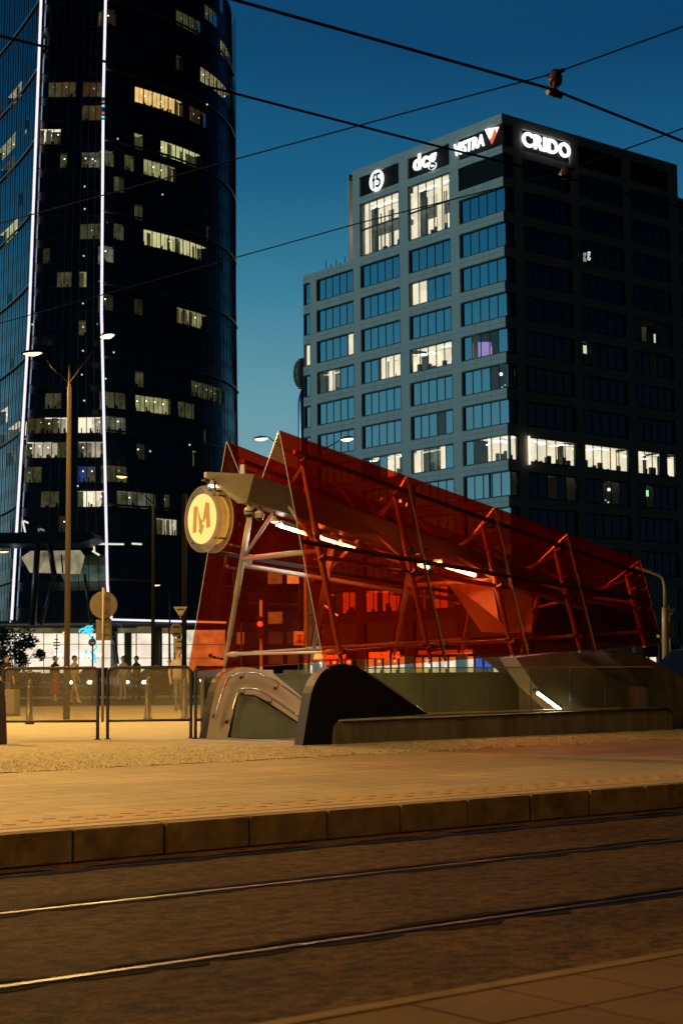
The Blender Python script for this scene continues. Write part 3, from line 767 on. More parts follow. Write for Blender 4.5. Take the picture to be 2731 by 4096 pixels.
# ------------------------------------------------------------------ street lamps
def lamp_post(base, heads, label, h, mat='pole_paint', lens='lamp_lens', lit=True, power=0, r0=.072, single=False, grp='tall street lamps'):
    base = V(base); o = thing('street_lamp', base, label, 'street lamp', grp)
    MB().tube([base, base+V((0, 0, 1.25)), base+V((0, 0, 1.251)), base+V((0, 0, h*.92)), base+V((0, 0, h*.921)), base+V((0, 0, h))], [r0*1.15, r0*1.12, r0, r0*.72, r0*.5, r0*.2], 12).build('pole', mat, o)
    for hd in heads:
        hd = V(hd); d = hd-base; d.z = 0; L = d.length; d.normalize()
        a = base+V((0, 0, h*.93)); 
        MB().tube([a, a.lerp(hd, .5)+V((0, 0, .06)), hd-d*.28+V((0, 0, .03)), hd-d*.15+V((0, 0, .02))], [.022, .018, .015, .014], 8).build('arm', 'wire', o)
        s = d.cross(V((0, 0, 1))); L_ = .62
        hm = MB()
        prof = [(-.3, .05, .02), (-.18, .1, .06), (0, .145, .085), (.18, .13, .07), (.3, .05, .02)]
        vs = []; K = 8
        for u, w_, t in prof:
            for k in range(K+1):
                a_ = pi*k/K; vs.append(hd+d*u+s*(cos(a_)*w_)+V((0, 0, sin(a_)*t+.012)))
        hm.add(vs, [(i*(K+1)+k, i*(K+1)+k+1, (i+1)*(K+1)+k+1, (i+1)*(K+1)+k) for i in range(len(prof)-1) for k in range(K)], 0, True)
        hm.add([hd+d*u+s*w_*sg_+V((0, 0, .012)) for u, w_, t in prof for sg_ in (-1, 1)], [(2*i, 2*i+1, 2*i+3, 2*i+2) for i in range(len(prof)-1)])
        ho = hm.build('lamp_head', mat, o)
        if lit:
            vs = []
            for u, w_, t in [(-.24, .05, .0), (-.14, .1, .05), (0, .12, .075), (.15, .1, .05), (.24, .04, .0)]:
                for k in range(7):
                    a_ = pi*k/6; vs.append(hd+d*u+s*(cos(a_)*w_)+V((0, 0, -sin(a_)*t*.9+.008)))
            MB().add(vs, [(i*7+k, i*7+k+1, (i+1)*7+k+1, (i+1)*7+k) for i in range(4) for k in range(6)], 0, True).build('lens', lens, ho)
        if power:
            ld = bpy.data.lights.new('lamp_light', 'SPOT'); ld.energy = power; ld.color = (1, .595, .165); ld.shadow_soft_size = .14; ld.spot_size = radians(164); ld.spot_blend = .2
            lo = bpy.data.objects.new('lamp_light', ld); COL.objects.link(lo); lo.location = hd-V((0, 0, .22))
    return o
l1 = onz(267, 2878, .045); dL = (l1-EYE).dot(FH)
PW = 1500
lamp_post(l1, [ond(430, 1345, dL-.9), ond(131, 1415, dL+.9)], 'tall tapering lamp post on the left with two glowing heads and a small number plate', 8.5, power=PW)
o = COL.objects['street_lamp']
c = ond(265, 2536, dL-.12); pt = MB().obox(c-RT*.075+V((0, 0, -.05)), RT*.15, FH*-.012, V((0, 0, .1))).build('number_plate', 'sign_white', o)
tm = text_mesh('plate_number', '216', 'wire', frame_mtx(c-FH*.014, RT), .085, .001, .001, parent=None); tm.parent = pt; tm.matrix_parent_inverse = Matrix.Translation(-(V(o.location)))
l2 = rd(0, 0)+V((28.4, 36.9, .045))
lamp_post(l2, [ond(1045, 1756, 48), ond(1388, 1758, 45.5)], 'street lamp with two heads rising behind the red canopy roof', 7.75, mat='pole_dark', power=PW)
lA, lB = onz(512, 2822, .045), onz(676, 2764, .06)
c1 = ond(488, 1907, 56); p1 = ond(612, 2700, 56.6); p1.z = .05
lamp_post(p1, [c1], 'dark street lamp with one small glowing head in front of the round tower', 7.6, mat='wire', lens='lamp_lens_dim', power=PW*.7, grp='small street lamps by the road')
c2 = ond(628, 2341, 118); lamp_post(rd((c2-EYE).dot(RT)+.95, 118, .06), [c2], 'pale thin street lamp far off by the lobby, its lit head to the left', 7.0, mat='sign_back', lens='lamp_lens', grp='small street lamps by the road')
c3 = ond(8, 2190, 62)
c3 = ond(16, 2207, 70); lamp_post(rd((c3-EYE).dot(RT)-1.2, 70, .05), [c3], 'street lamp cut by the left edge of the photo, low lit head', 6.4, mat='pole_dark', lens='lamp_lens_dim', grp='small street lamps by the road')
# the next lamp of the same row, just outside the left edge, that lights the platform
lamp_post(V((11.3, 31.5, .045)), [V((11.5, 30.3, 8.6)), V((11.1, 32.8, 8.6))], 'tall lamp post standing just left of the photo, lighting the platform', 8.5, power=4400)
lamp_post(V((2.2, 15.6, .0)), [V((3.4, 15.9, 8.6)), V((1.0, 15.3, 8.6))], 'tall lamp post on the far platform, left of the photo', 8.5, power=2300)
lamp_post(V((-3.5, -3.0, .0)), [V((-2.3, -2.7, 8.6)), V((-4.7, -3.3, 8.6))], 'tall lamp post on the near platform behind the camera', 8.5, power=1350)

# ------------------------------------------------------------------ signs
def post_sign(base, h, parts, label, mat='pole_dark', r=.035, grp=None, cat='road sign', name='road_sign'):
    base = V(base); o = thing(name, base, label, cat, grp)
    MB().tube([base, base+V((0, 0, h))], r, 10).build('pole', mat, o)
    for kind, c, s, m_ in parts:
        c = V(c); d = (EYE-c); d.z = 0; d.normalize(); rgt = V((0, 0, 1)).cross(d)
        if len(s) > 2: # turned plate
            a = radians(s[2]); d, rgt = d*cos(a)+rgt*sin(a), rgt*cos(a)-d*sin(a)
        mb = MB()
        back = c-d*(r+.02)
        if kind == 'disc': mb.disc(back, -d, s[0], .014, 32, 0, 1)
        elif kind == 'tri_down': mb.prism([back+rgt*s[0]+V((0, 0, s[0]*.87)), back-rgt*s[0]+V((0, 0, s[0]*.87)), back-V((0, 0, s[0]*.87))], -d*.014, 0, 1)
        elif kind == 'tri_up': mb.prism([back+rgt*s[0]-V((0, 0, s[0]*.87)), back-rgt*s[0]-V((0, 0, s[0]*.87)), back+V((0, 0, s[0]*.87))], -d*.014, 0, 1)
        elif kind == 'diamond': mb.prism([back+rgt*s[0], back+V((0, 0, s[0])), back-rgt*s[0], back-V((0, 0, s[0]))], -d*.014, 0, 1)
        else: mb.obox(back-rgt*s[0]-V((0, 0, s[1])), rgt*2*s[0], -d*.014, V((0, 0, 2*s[1])))
        po = mb.build('sign_plate', [m_, m_], o)
        cb = MB()
        for dz in (-.5, .5): cb.obox(back-rgt*.09+V((0, 0, dz*s[0]-.012)), rgt*.18, d*.022, V((0, 0, .024)))
        if kind != 'diamond': cb.build('clamp', mat, po)
    return o
ds = 34.; bs = onz(411, 2888, .046); ds = (bs-EYE).dot(FH)
ctr = ond(415, 2419, ds)
post_sign(bs, ctr.z+.33, [('disc', ctr, (55/6420*ds, 0), 'sign_back'), ('rect', ond(416, 2519, ds), (31/6420*ds, 42/6420*ds), 'sign_back')],
          'round sign above a square plate, both seen from behind, at the barriers', mat='sign_back', r=.03)
d3 = 44.; b3 = ond(737, 2700, d3); b3.z = .045
post_sign(b3, 6.0, [('tri_down', ond(722, 2450, d3), (.19, 0), 'sign_back'), ('disc', ond(712, 2520, d3), (.19, 0, 30), 'sign_back'), ('rect', ond(722, 2578, d3), (.17, .17), 'sign_back')],
          'tall dark pole with an inverted triangle, a disc and a plate beside the lit sign', mat='wire', r=.07)
d4 = 60.; b4 = ond(371, 2700, d4); b4.z = .05
o = post_sign(b4, ond(371, 2550, d4).z, [('disc', ond(370, 2569, d4), (.145, 0), 'sign_blue')], 'small blue round sign in front of the bright lobby', r=.03)
text_mesh('arrow_dots', '•••', 'sign_white', frame_mtx(ond(370, 2572, d4)-FH*-.06+(EYE-ond(370, 2572, d4)).normalized()*.1, RT), .12, .002, parent=o)
d5 = 66.; b5 = ond(681, 2700, d5); b5.z = .055
post_sign(b5, ond(681, 2620, d5).z, [('diamond', ond(681, 2646, d5), (.13, 0), 'sign_yellow'), ('rect', ond(680, 2668, d5), (.09, .05), 'sign_orange')], 'small orange diamond sign over an orange plate near the lobby', r=.025)
d6 = 55.; b6 = ond(1195, 2700, d6); b6.z = .05
o = post_sign(b6, ond(1195, 2500, d6).z, [('rect', ond(1198, 2553, d6), (.2, .24), 'sign_white'), ('tri_up', ond(1198, 2553, d6-.06), (.17, 0), 'sign_orange')], 'warning triangle sign seen through the red glass beside the front post', r=.03)
fgm = MB(); cc = ond(1198, 2560, d6-.14); fgm.ball(cc+V((0, 0, .06)), .02, 5); fgm.tube([cc+V((0, 0, .04)), cc-V((0, 0, .03)), cc-V((0, 0, .09))+RT*.03], .014, 6); fgm.tube([cc-V((0, 0, .03)), cc-V((0, 0, .09))-RT*.03], .012, 6)
fgm.build('figure', 'wire', o)
# direction post with four short plates
d7 = 90.; b7 = ond(227, 2700, d7); b7.z = .06
o = thing('direction_post', b7, 'thin dark post with four short cross plates in front of the lobby', 'signpost')
MB().tube([b7, b7+V((0, 0, ond(227, 2540, d7).z))], .03, 8).build('pole', 'frame_dark', o)
pl_ = MB()
for y, w_ in ((2558, 7), (2570, 14), (2582, 14), (2594, 7)): 
    c = ond(227, y, d7-.06); hw = w_/6420*d7; pl_.obox(c-RT*hw-V((0, 0, .03)), RT*2*hw, FH*.03, V((0, 0, .06)))
pl_.build('plates', 'frame_dark', o)
# traffic light behind the canopy
d8 = 52.; b8 = ond(1045, 2700, d8); b8.z = .05
o = thing('traffic_light', b8, 'traffic light showing red, seen through the red glass on a pale post', 'traffic light')
MB().tube([b8, b8+V((0, 0, ond(1045, 2405, d8).z))], .05, 10).build('pole', 'cream_paint', o)
c = ond(1040, 2510, d8-.1); MB().obox(c-RT*.12-V((0, 0, .35)), RT*.24, FH*.16, V((0, 0, .7))).build('signal_box', 'black_panel', o)
MB().disc(ond(1040, 2496, d8-.13), -FH, .085, .02, 16).build('red_lamp', 'red_light', o)
d8 = 75.; b8 = ond(966, 2700, d8); b8.z = .05
o = thing('signal_pole', b8, 'thin pole left of the red traffic light, behind the canopy', 'pole'); MB().tube([b8, ond(966, 2490, d8)], .05, 8).build('pole', 'cream_paint', o)
# right edge: bent mast, sign backs, green signal
def z5(X, Y): return 2400+.3189*X, 2200+.3189*Y
dm = 42.; bm_ = ond(2657, 2690, dm); bm_.z = .045
o = thing('bent_mast', bm_, 'grey mast with a bent arm reaching back over the canopy end', 'mast')
MB().tube([bm_, ond(*z5(808, 1000), dm), ond(*z5(808, 722), dm)], .082, 12).build('lower_tube', 'sign_back', o)
MB().tube([ond(*z5(808, 724), dm), ond(*z5(806, 500), dm), ond(*z5(800, 430), dm), ond(*z5(786, 372), dm), ond(*z5(765, 340), dm), ond(*z5(740, 318), dm), ond(*z5(555, 250), dm), ond(*z5(440, 215), dm)], .045, 10).build('arm', 'sign_back', o)
ds2 = 46.; bb = ond(2682, 2690, ds2); bb.z = .045
post_sign(bb, ond(2682, 2425, ds2).z, [('tri_down', ond(*z5(880, 800), ds2), (.16*1.0, 0, 25), 'sign_back'), ('disc', ond(*z5(878, 1010), ds2), (.235, 0, 50), 'sign_back')], 'inverted triangle over a disc, backs of road signs right of the bent mast', r=.03)
dg = 70.; bg_ = ond(*z5(735, 1550), dg); bg_.z = .05
o = thing('traffic_light', bg_, 'traffic light with a small green signal right of the canopy end', 'traffic light')
MB().tube([bg_, ond(*z5(735, 950), dg)], .05, 8).build('pole', 'pole_dark', o)
c = ond(*z5(728, 1060), dg-.1); MB().obox(c-RT*.15-V((0, 0, .35)), RT*.3, FH*.16, V((0, 0, .75))).build('signal_box', 'black_panel', o)
MB().disc(ond(*z5(720, 1080), dg-.13), -FH, .065, .02, 16).build('green_lamp', 'green_light', o)

# ------------------------------------------------------------------ bollards, bin, planter, road railing
for i, (sx, sy, h, lb) in enumerate(((120, 2897, .95, 'bollard behind the pane of the loop-marked barrier, left of the lamp post'), (592, 2880, .98, 'bollard behind the middle barrier, in front of the headlights'), (740, 2880, .95, 'bollard behind the right end of the middle barrier'))):
    b = onz(sx, sy, .046); o = thing('bollard', b, lb, 'bollard', 'dark bollards behind the barriers')
    MB().tube([b, b+V((0, 0, .06)), b+V((0, 0, .061)), b+V((0, 0, h*.8)), b+V((0, 0, h*.9)), b+V((0, 0, h))], [.1, .1, .075, .058, .05, .012], 14).build('shaft', 'fence_metal', o)
    MB().tube([b+V((0, 0, h*.78)), b+V((0, 0, h*.83))], .064, 14).build('ring', 'steel_dark', o)
bb = onz(-14, 2985, .02); o = thing('litter_bin', bb, 'dark tapering litter bin cut by the left edge of the photo', 'litter bin')
MB().tube([bb, bb+V((0, 0, .05)), bb+V((0, 0, .6)), bb+V((0, 0, .93)), bb+V((0, 0, .97))], [.15, .16, .135, .105, .09], 20).build('body', 'newel_rim', o)
MB().tube([bb+V((0, 0, .7)), bb+V((0, 0, .76))], .131, 20).build('band', 'fence_metal', o)
bb = onz(44, 2864, .046); o = thing('planter', bb, 'brown tapering planter block behind the loop-marked barrier', 'planter')
d_ = (bb-EYE).dot(FH); w_ = 25/6420*d_; h_ = 106/6420*d_
MB().add([bb-RT*w_*.95-FH*.3, bb+RT*w_*1.05-FH*.3, bb+RT*w_*1.05+FH*.4, bb-RT*w_*.95+FH*.4]+[p+V((0, 0, h_)) for p in (bb-RT*w_*.95-FH*.3, bb+RT*w_*.95-FH*.3, bb+RT*w_*.95+FH*.4, bb-RT*w_*.95+FH*.4)],
         [(0, 3, 2, 1), (4, 5, 6, 7), (0, 1, 5, 4), (1, 2, 6, 5), (2, 3, 7, 6), (3, 0, 4, 7)]).build('block', 'sign_back', o, bevel=.02)
MB().obox(bb-RT*w_*.97-FH*.32, RT*w_*2.0, FH*.74, V((0, 0, .07))).build('plinth', 'newel_rim', o)
rl = MB(); d = 79.
o = thing('road_railing', rd(-10, d, .3), 'low railing with pale thin pickets along the road', 'railing')
for i in range(150):
    c = rd(-19+i*.28, d, .22); rl.obox(c-RT*.008, RT*.016, FH*.016, V((0, 0, .42)))
rl.build('pickets', 'sign_back', o)
MB().obox(rd(-19, d-.02, .62), RT*42, FH*.04, V((0, 0, .03))).build('top_rail', 'frame_dark', o)
MB().obox(rd(-19, d-.02, .24), RT*42, FH*.04, V((0, 0, .03))).build('low_rail', 'frame_dark', o)

# ------------------------------------------------------------------ overhead wires
def sag(a, b, k, n=16):
    a, b = V(a), V(b); return [a.lerp(b, i/n)-V((0, 0, 4*k*(i/n)*(1-i/n))) for i in range(n+1)]
def wire(name, pts, r, label, grp=None):
    o = MB().tube(pts, r, 6).build(name, 'wire'); return tag(o, label, 'wire', grp)
ZW = 5.5
k1 = [onx(940, 0, 1)*0+EYE+ray(*p)*((ZW-H)/ray(*p).z) for p in ((940, 0), (2200, 355), (2731, 566))]
d1 = (k1[2]-k1[0]).normalized(); w1 = [k1[0]-d1*14]+k1+[k1[2]+d1*40]
wire('contact_wire', w1, .0115, 'upper thick contact wire crossing the sky and carrying the insulator', 'tram contact wires')
k2 = [EYE+ray(*p)*((ZW-H)/ray(*p).z) for p in ((0, 143), (905, 365), (1750, 585), (2020, 650))]
d2 = (k2[3]-k2[1]).normalized(); wire('contact_wire', [k2[0]-d2*14]+k2+[k2[3]+d2*50], .010, 'lower thick contact wire running past the letters on the roof', 'tram contact wires')
def two(a, b, z, e=25):
    p = [EYE+ray(*q)*((zz-H)/ray(*q).z) for q, zz in zip((a, b), z)]; d = (p[1]-p[0]).normalized(); return [p[0]-d*e, p[0], p[1], p[1]+d*e]
za = ZW+.33
wa = [EYE+ray(*q)*((za-H)/ray(*q).z) for q in ((460, 768), (1700, 430), (2205, 296), (2731, 106))]
wire('span_wire', [wa[0]-(wa[1]-wa[0]).normalized()*30]+wa+[wa[3]+(wa[3]-wa[2]).normalized()*20], .0065, 'thin span wire rising to the top right over the insulator', 'thin span wires')
wb = [EYE+ray(*q)*((za-H)/ray(*q).z) for q in ((450, 1168), (1445, 890), (2262, 683), (2731, 513))]
wire('span_wire', [wb[0]-(wb[1]-wb[0]).normalized()*30]+wb+[wb[3]+(wb[3]-wb[2]).normalized()*20], .0065, 'thin span wire crossing the lit upper windows of the office block', 'thin span wires')
def insul(sx0, sy0, sx1, sy1, zt, zb_, label, grp):
    a = EYE+ray(sx0, sy0)*((zt-H)/ray(sx0, sy0).z); b = V((a.x, a.y, zb_))
    bb = EYE+ray(sx1, sy1)*((zb_-H)/ray(sx1, sy1).z); a = a; b = bb
    o = thing('wire_insulator', b, label, 'insulator', grp); d = a-b
    MB().tube([a+V((0, 0, .015)), a.lerp(b, .06), a.lerp(b, .07), a.lerp(b, .16), a.lerp(b, .17)], [.022, .028, .045, .045, .03], 14).build('cap', 'wire', o)
    MB().tube([a.lerp(b, .17), a.lerp(b, .2), a.lerp(b, .42), a.lerp(b, .47)], [.045, .054, .054, .04], 16).build('body', 'insulator', o)
    MB().tube([a.lerp(b, .47), a.lerp(b, .5), a.lerp(b, .7), a.lerp(b, .8), a.lerp(b, .92), a.lerp(b, 1.02)], [.025, .018, .017, .022, .04, .02], 12).build('stem', 'insulator', o)
    MB().tube([b-d1*.075, b+d1*.075], .02, 8).build('wire_clamp', 'insulator', o)
    MB().tube([a-(wa[3]-wa[2]).normalized()*.08, a+(wa[3]-wa[2]).normalized()*.08], .018, 8).build('span_clamp', 'wire', o)
insul(2222, 291, 2215, 378, za, ZW, 'dark insulator where the thick contact wire meets the rising span wire', 'wire insulators')
insul(2262, 683, 2260, 705, za, za-.12, 'brown insulator on the lower span wire below the bright letters', 'wire insulators')

# ------------------------------------------------------------------ people
def body_mesh(name, J, E, R, root, mats, classify):
    me = bpy.data.meshes.new(name); me.from_pydata(J, E, []); ob = bpy.data.objects.new(name, me); COL.objects.link(ob)
    sk = ob.modifiers.new('s', 'SKIN'); sk.use_smooth_shade = True
    for i, r in enumerate(R):
        v_ = me.skin_vertices[0].data[i]; v_.radius = r if hasattr(r, '__len__') else (r, r); v_.use_root = (i == root)
    ob.modifiers.new('u', 'SUBSURF').levels = 1
    bpy.context.view_layer.update()
    m2 = bpy.data.meshes.new_from_object(ob.evaluated_get(bpy.context.evaluated_depsgraph_get()))
    bpy.data.objects.remove(ob); m2.name = name
    m2.materials.clear()
    for x in mats: m2.materials.append(MAT[x])
    for p in m2.polygons: p.material_index = classify(p.center); p.use_smooth = True
    o = bpy.data.objects.new(name, m2); COL.objects.link(o); return o
def person(base, face, label, top, legs, shoes, hair='hair', hgt=1.8, arms=((.04, -.02), (.04, .1)), stride=.08, sleeve=.99, short_leg=0, dress=0, longhair=False, grp='people on the pavement'):
    k = hgt/1.8; base = V(base)
    o = thing('person', base, label, 'person', grp, rz=face)
    J = []; E = []; R = []
    def j(p, r, par=None):
        J.append(V(p)*k); R.append(tuple(x*k for x in r) if hasattr(r, '__len__') else r*k)
        if par is not None: E.append((par, len(J)-1))
        return len(J)-1
    pel = j((0, 0, .95), (.155, .105)); 
    sp1 = j((0, -.01, 1.12), (.145, .1), pel); ch = j((0, .0, 1.34), (.175, .115), sp1); nk0 = j((0, 0, 1.49), (.1, .075), ch); nk = j((0, .015, 1.56), .055, nk0)
    hd0 = j((0, .03, 1.62), (.07, .085), nk); hd1 = j((0, .03, 1.70), (.078, .098), hd0); hd2 = j((0, .02, 1.765), (.055, .07), hd1)
    ns = j((0, .135, 1.675), .014, hd1)
    for s, (ax, ay) in zip((-1, 1), arms):
        sh = j((s*.18, 0, 1.43), .058, ch); el = j((s*(.23+ax), -.03+ay*.3, 1.15), .045, sh); wr = j((s*(.24+ax), .06+ay, .90), .03, el)
        pm = j((s*(.24+ax), .085+ay, .83), (.035, .02), wr)
        for q, (dx, ln) in enumerate(((-.024, .07), (-.008, .085), (.008, .08), (.024, .062))):
            f1 = j((s*(.24+ax)+dx*.5, .10+ay+dx*.8, .83-ln*.6), .0085, pm); j((s*(.24+ax)+dx*.5-s*.006, .095+ay+dx*.8, .83-ln*1.15), .007, f1)
        t1 = j((s*(.24+ax)-s*.03, .125+ay, .83), .0095, wr); j((s*(.24+ax)-s*.03, .135+ay, .785), .008, t1)
    for s in (-1, 1):
        st_ = stride*s
        hp_ = j((s*.09, 0, .88), .088, pel); kn = j((s*.1, st_*.55+.02, .50), .06, hp_); an = j((s*.1, st_, .10), .042, kn)
        j((s*.1, st_-.04, .045), .04, an); toe = j((s*.11, st_+.13, .035), (.042, .03), an)
    mats = ['skin', top, legs, shoes, 'beige_cloth']
    def cls(c):
        z = c.z/k; x = abs(c.x)/k
        if z < .085: return 3
        if z > 1.545: return 0
        if z > .98 or (x > .175 and z > .78):
            if x > .175:
                return 0 if z < .88+(.99-sleeve) or z < sleeve-.12 else 1
            return 1
        if z < short_leg: return 0
        return 2
    b = body_mesh('body', J, E, R, 0, mats, cls); b.parent = o
    hb_ = MB().ball((0, .0, 1.735*k), .098*k, 7, 0, (.88, 1.05, .72))
    hb_.ball((0, -.045, 1.69*k), .085*k, 6, 0, (.9, .75, 1.0))
    if longhair: hb_.ball((0, -.06, 1.58*k), .085*k, 6, 0, (1.05, .6, 1.9))
    hb_.build('hair', hair, o, loc=1)
    fc = MB()
    for s in (-1, 1): fc.ball((s*.032*k, .112*k, 1.70*k), .011*k, 4)
    fc.box((-.022*k, .105*k, 1.628*k), (.022*k, .122*k, 1.637*k)); fc.build('face_features', 'hair', o, loc=1)
    er = MB()
    for s in (-1, 1): er.ball((s*.083*k, .02*k, 1.685*k), .026*k, 5, 0, (.4, .7, 1.1))
    er.build('ears', 'skin', o, loc=1)
    if dress:
        pr = [(1.12, .15), (.95, .175), (.7, .2), (dress, .235), (dress-.004, .225)]; n = 16
        dm_ = MB().add([V((cos(2*pi*i/n)*r, sin(2*pi*i/n)*r*.8, z))*k for z, r in pr for i in range(n)],
                       [(a*n+i, a*n+(i+1) % n, (a+1)*n+(i+1) % n, (a+1)*n+i) for a in range(len(pr)-1) for i in range(n)], 0, True)
        dm_.build('skirt', legs, o, loc=1)
    else:
        jk = [(1.5, .095, .08), (1.44, .2, .115), (1.3, .195, .135), (1.1, .175, .125), (.92, .18, .13), (.915, .165, .115)]; n = 18
        MB().add([V((cos(2*pi*i/n)*a, sin(2*pi*i/n)*b_, z))*k for z, a, b_ in jk for i in range(n)],
                 [(a*n+i, a*n+(i+1) % n, (a+1)*n+(i+1) % n, (a+1)*n+i) for a in range(len(jk)-1) for i in range(n)], 0, True).build('jacket', top, o, loc=1)
    return o
af = math.atan2(-FH.x, FH.y)          # facing away from the camera
def facing(deg): return af+pi+radians(deg)   # 0 = towards the camera, + = turning to its own left
person(onz(494, 2800, .056), facing(-35), 'man in a beige jacket and sand trousers standing behind the middle barrier', 'beige_cloth', 'sand_cloth', 'shoe_white', arms=((-.03, .1), (-.03, .12)), stride=.03)
person(onz(546, 2799, .056), facing(-40), 'man in a black jacket over a maroon shirt next to the beige jacket', 'dark_cloth', 'dark_cloth', 'dark_cloth', arms=((-.03, .06), (-.05, .08)), stride=.07)
person(onz(714, 2846, .05), facing(20), 'fair haired person in a pale T-shirt and dark wide trousers walking behind the middle barrier', 'white_cloth', 'grey_cloth', 'dark_cloth', hair='hair_fair', hgt=1.72, stride=.15, sleeve=1.27, longhair=True)
person(onz(220, 2808, .055), facing(60), 'person in a dark top and long red skirt behind the loop-marked barrier', 'dark_cloth', 'red_cloth', 'sand_cloth', hair='hair_fair', hgt=1.78, stride=.12, dress=.32, short_leg=.9)
person(onz(298, 2812, .055), facing(70), 'person in a pale top and shorts walking right behind the lamp post', 'sand_cloth', 'beige_cloth', 'shoe_white', hgt=1.76, stride=.22, short_leg=.5, sleeve=1.2)
person(onz(24, 2830, .055), facing(40), 'person in dark clothes behind the planter at the left edge', 'dark_cloth', 'grey_cloth', 'dark_cloth', hair='hair', hgt=1.68, sleeve=1.2)

# ------------------------------------------------------------------ cars
def car(loc, rz, label, paint, lights=True, grp='cars on the road'):
    o = thing('parked_car', loc, label, 'car', grp, rz)
    W = .86; prof = [(-2.1, .32), (-2.12, .62), (-2.0, .86), (-1.35, .95), (1.0, .93), (1.9, .78), (2.12, .58), (2.12, .3)]
    b = MB()
    def sect(w_, pf, ins): return [V((x, w_, z)) for x, z in pf]
    n = len(prof)
    rows = [(-W, 0), (-W*.92, .02), (W*.92, .02), (W, 0)]
    b.add([V((x*(1 if abs(w_) < W else .975), w_, z+dz*(1 if z > .6 else 0))) for w_, dz in rows for x, z in prof],
          [(r*n+i, r*n+i+1, (r+1)*n+i+1, (r+1)*n+i) for r in range(3) for i in range(n-1)]+[tuple(range(n)), tuple(range(4*n-1, 3*n-1, -1))]+[(r*n, r*n+n-1, (r+1)*n+n-1, (r+1)*n) for r in range(3)])
    b.build('body', paint, o, loc=1, bevel=.03)
    gp = [(-1.75, .93), (-1.25, 1.36), (-.7, 1.43), (.2, 1.42), (.65, 1.3), (1.2, .92)]; wi = [W*.93, W*.78, W*.74, W*.74, W*.78, W*.92]; n = len(gp)
    MB().add([V((x, -w_, z)) for (x, z), w_ in zip(gp, wi)]+[V((x, w_, z)) for (x, z), w_ in zip(gp, wi)], [tuple(range(n)), tuple(range(2*n-1, n-1, -1))]+[(i, i+1, n+i+1, n+i) for i in range(n-1)]).build('windows', 'car_glass', o, loc=1)
    MB().add([V((x, s*w_*.985, z+.015)) for (x, z), w_ in list(zip(gp, wi))[1:5] for s in (-1, 1)], [(2*i, 2*i+1, 2*i+3, 2*i+2) for i in range(3)]).build('roof', paint, o, loc=1)
    for x in (-1.3, 1.33):
        for s in (-1, 1):
            wh = MB().tube([V((x, s*.7, .31)), V((x, s*.73, .31)), V((x, s*.86, .31)), V((x, s*.875, .31))], [.28, .31, .31, .28], 20).build('wheel', 'rubber', o, loc=1)
            MB().disc((x, s*.868, .31), (0, s, 0), .2, .012, 16).build('rim', 'steel_dark', wh, loc=1)
    for s in (-1, 1):
        MB().ball((2.06, s*.62, .62), .14, 5, 0, (.6, 1.35, .75)).build('headlight', 'headlight' if lights else 'car_glass', o, loc=1)
        MB().box((-2.125, s*.62-.14, .66), (-2.05, s*.62+.14, .8)).build('tail_light', 'red_light' if lights else 'sign_red', o, loc=1)
        MB().ball((.75, s*.95, .95), .08, 4, 0, (.7, 1, .7)).build('mirror', paint, o, loc=1)
    MB().box((2.122, -.26, .4), (2.135, .26, .5)).build('number_plate', 'sign_white', o, loc=1)
    return o
a0 = math.atan2(FH.y, FH.x)
def carpos(sx, d): p = ond(sx, 2720, d); p.z = .065; return p
car(carpos(650, 84), a0+pi-radians(35), 'dark car facing the camera with bright headlights behind the two men', 'car_black')
car(carpos(395, 90), a0+pi-radians(20), 'dark car with lit headlights behind the loop-marked barrier', 'car_grey')
car(carpos(840, 96), a0+pi-radians(30), 'dark car with bluish headlights half hidden by the steel stair end', 'car_grey')
rc = ond(2960, 2690, 30); rc.z = .046
car(rc, 0.0+radians(2), 'dark car cut by the right edge beyond the concrete end block', 'car_black', lights=False)
# ------------------------------------------------------------------ trees
def leafy(name, base, trunk_h, crown, n, label, cat, mat='leaf', leaf=.13, grp=None):
    base = V(base); o = thing(name, base, label, cat, grp)
    t = MB().tube([base, base+V((.03, 0, trunk_h*.5)), base+V((0, .05, trunk_h))], [.09, .07, .05], 8)
    tops = []
    for i in range(9):
        a = 2*pi*i/9+random.uniform(-.3, .3); l = base+V((0, .03, trunk_h*random.uniform(.45, .95)))
        e = l+V((cos(a)*crown[0]*random.uniform(.4, .8), sin(a)*crown[0]*random.uniform(.4, .8), crown[1]*random.uniform(.15, .75)))
        t.tube([l, l.lerp(e, .5)+V((0, 0, .1)), e], [.04, .025, .01], 5); tops.append(e)
    t.build('trunk', 'bark', o)
    c = MB(); cl = []
    for i in range(34):
        a = random.uniform(0, 2*pi); r = sqrt(random.random())*crown[0]; zz = random.uniform(.0, 1)
        rr = r*(1-.55*abs(zz-.42)); cl.append((base+V((cos(a)*rr, sin(a)*rr, trunk_h*.55+zz*crown[1])), random.uniform(.22, .5)*crown[0]*.8))
    for i in range(n):
        ce, rr = random.choice(cl); d = V((random.gauss(0, 1), random.gauss(0, 1), random.gauss(0, 1))).normalized()*rr*random.random()**.4
        p = ce+d; u = V((random.gauss(0, 1), random.gauss(0, 1), random.gauss(0, .6))).normalized(); v_ = u.orthogonal().normalized(); L = leaf*random.uniform(.6, 1.3)
        c.add([p-u*L, p+v_*L*.45, p+u*L, p-v_*L*.45], [(0, 1, 2, 3)])
    c.build('crown', mat, o); return o
tb = ond(70, 2700, 76); tb.z = .1
leafy('street_tree', tb, 1.1, (1.35, 2.5), 2600, 'bushy dark tree in front of the bright lobby at the left edge', 'tree', leaf=.12)
tb = ond(-35, 2700, 72); tb.z = .1
leafy('street_tree', tb, 1.0, (1.0, 2.2), 1500, 'smaller dark tree cut by the left edge of the photo', 'tree', leaf=.12)
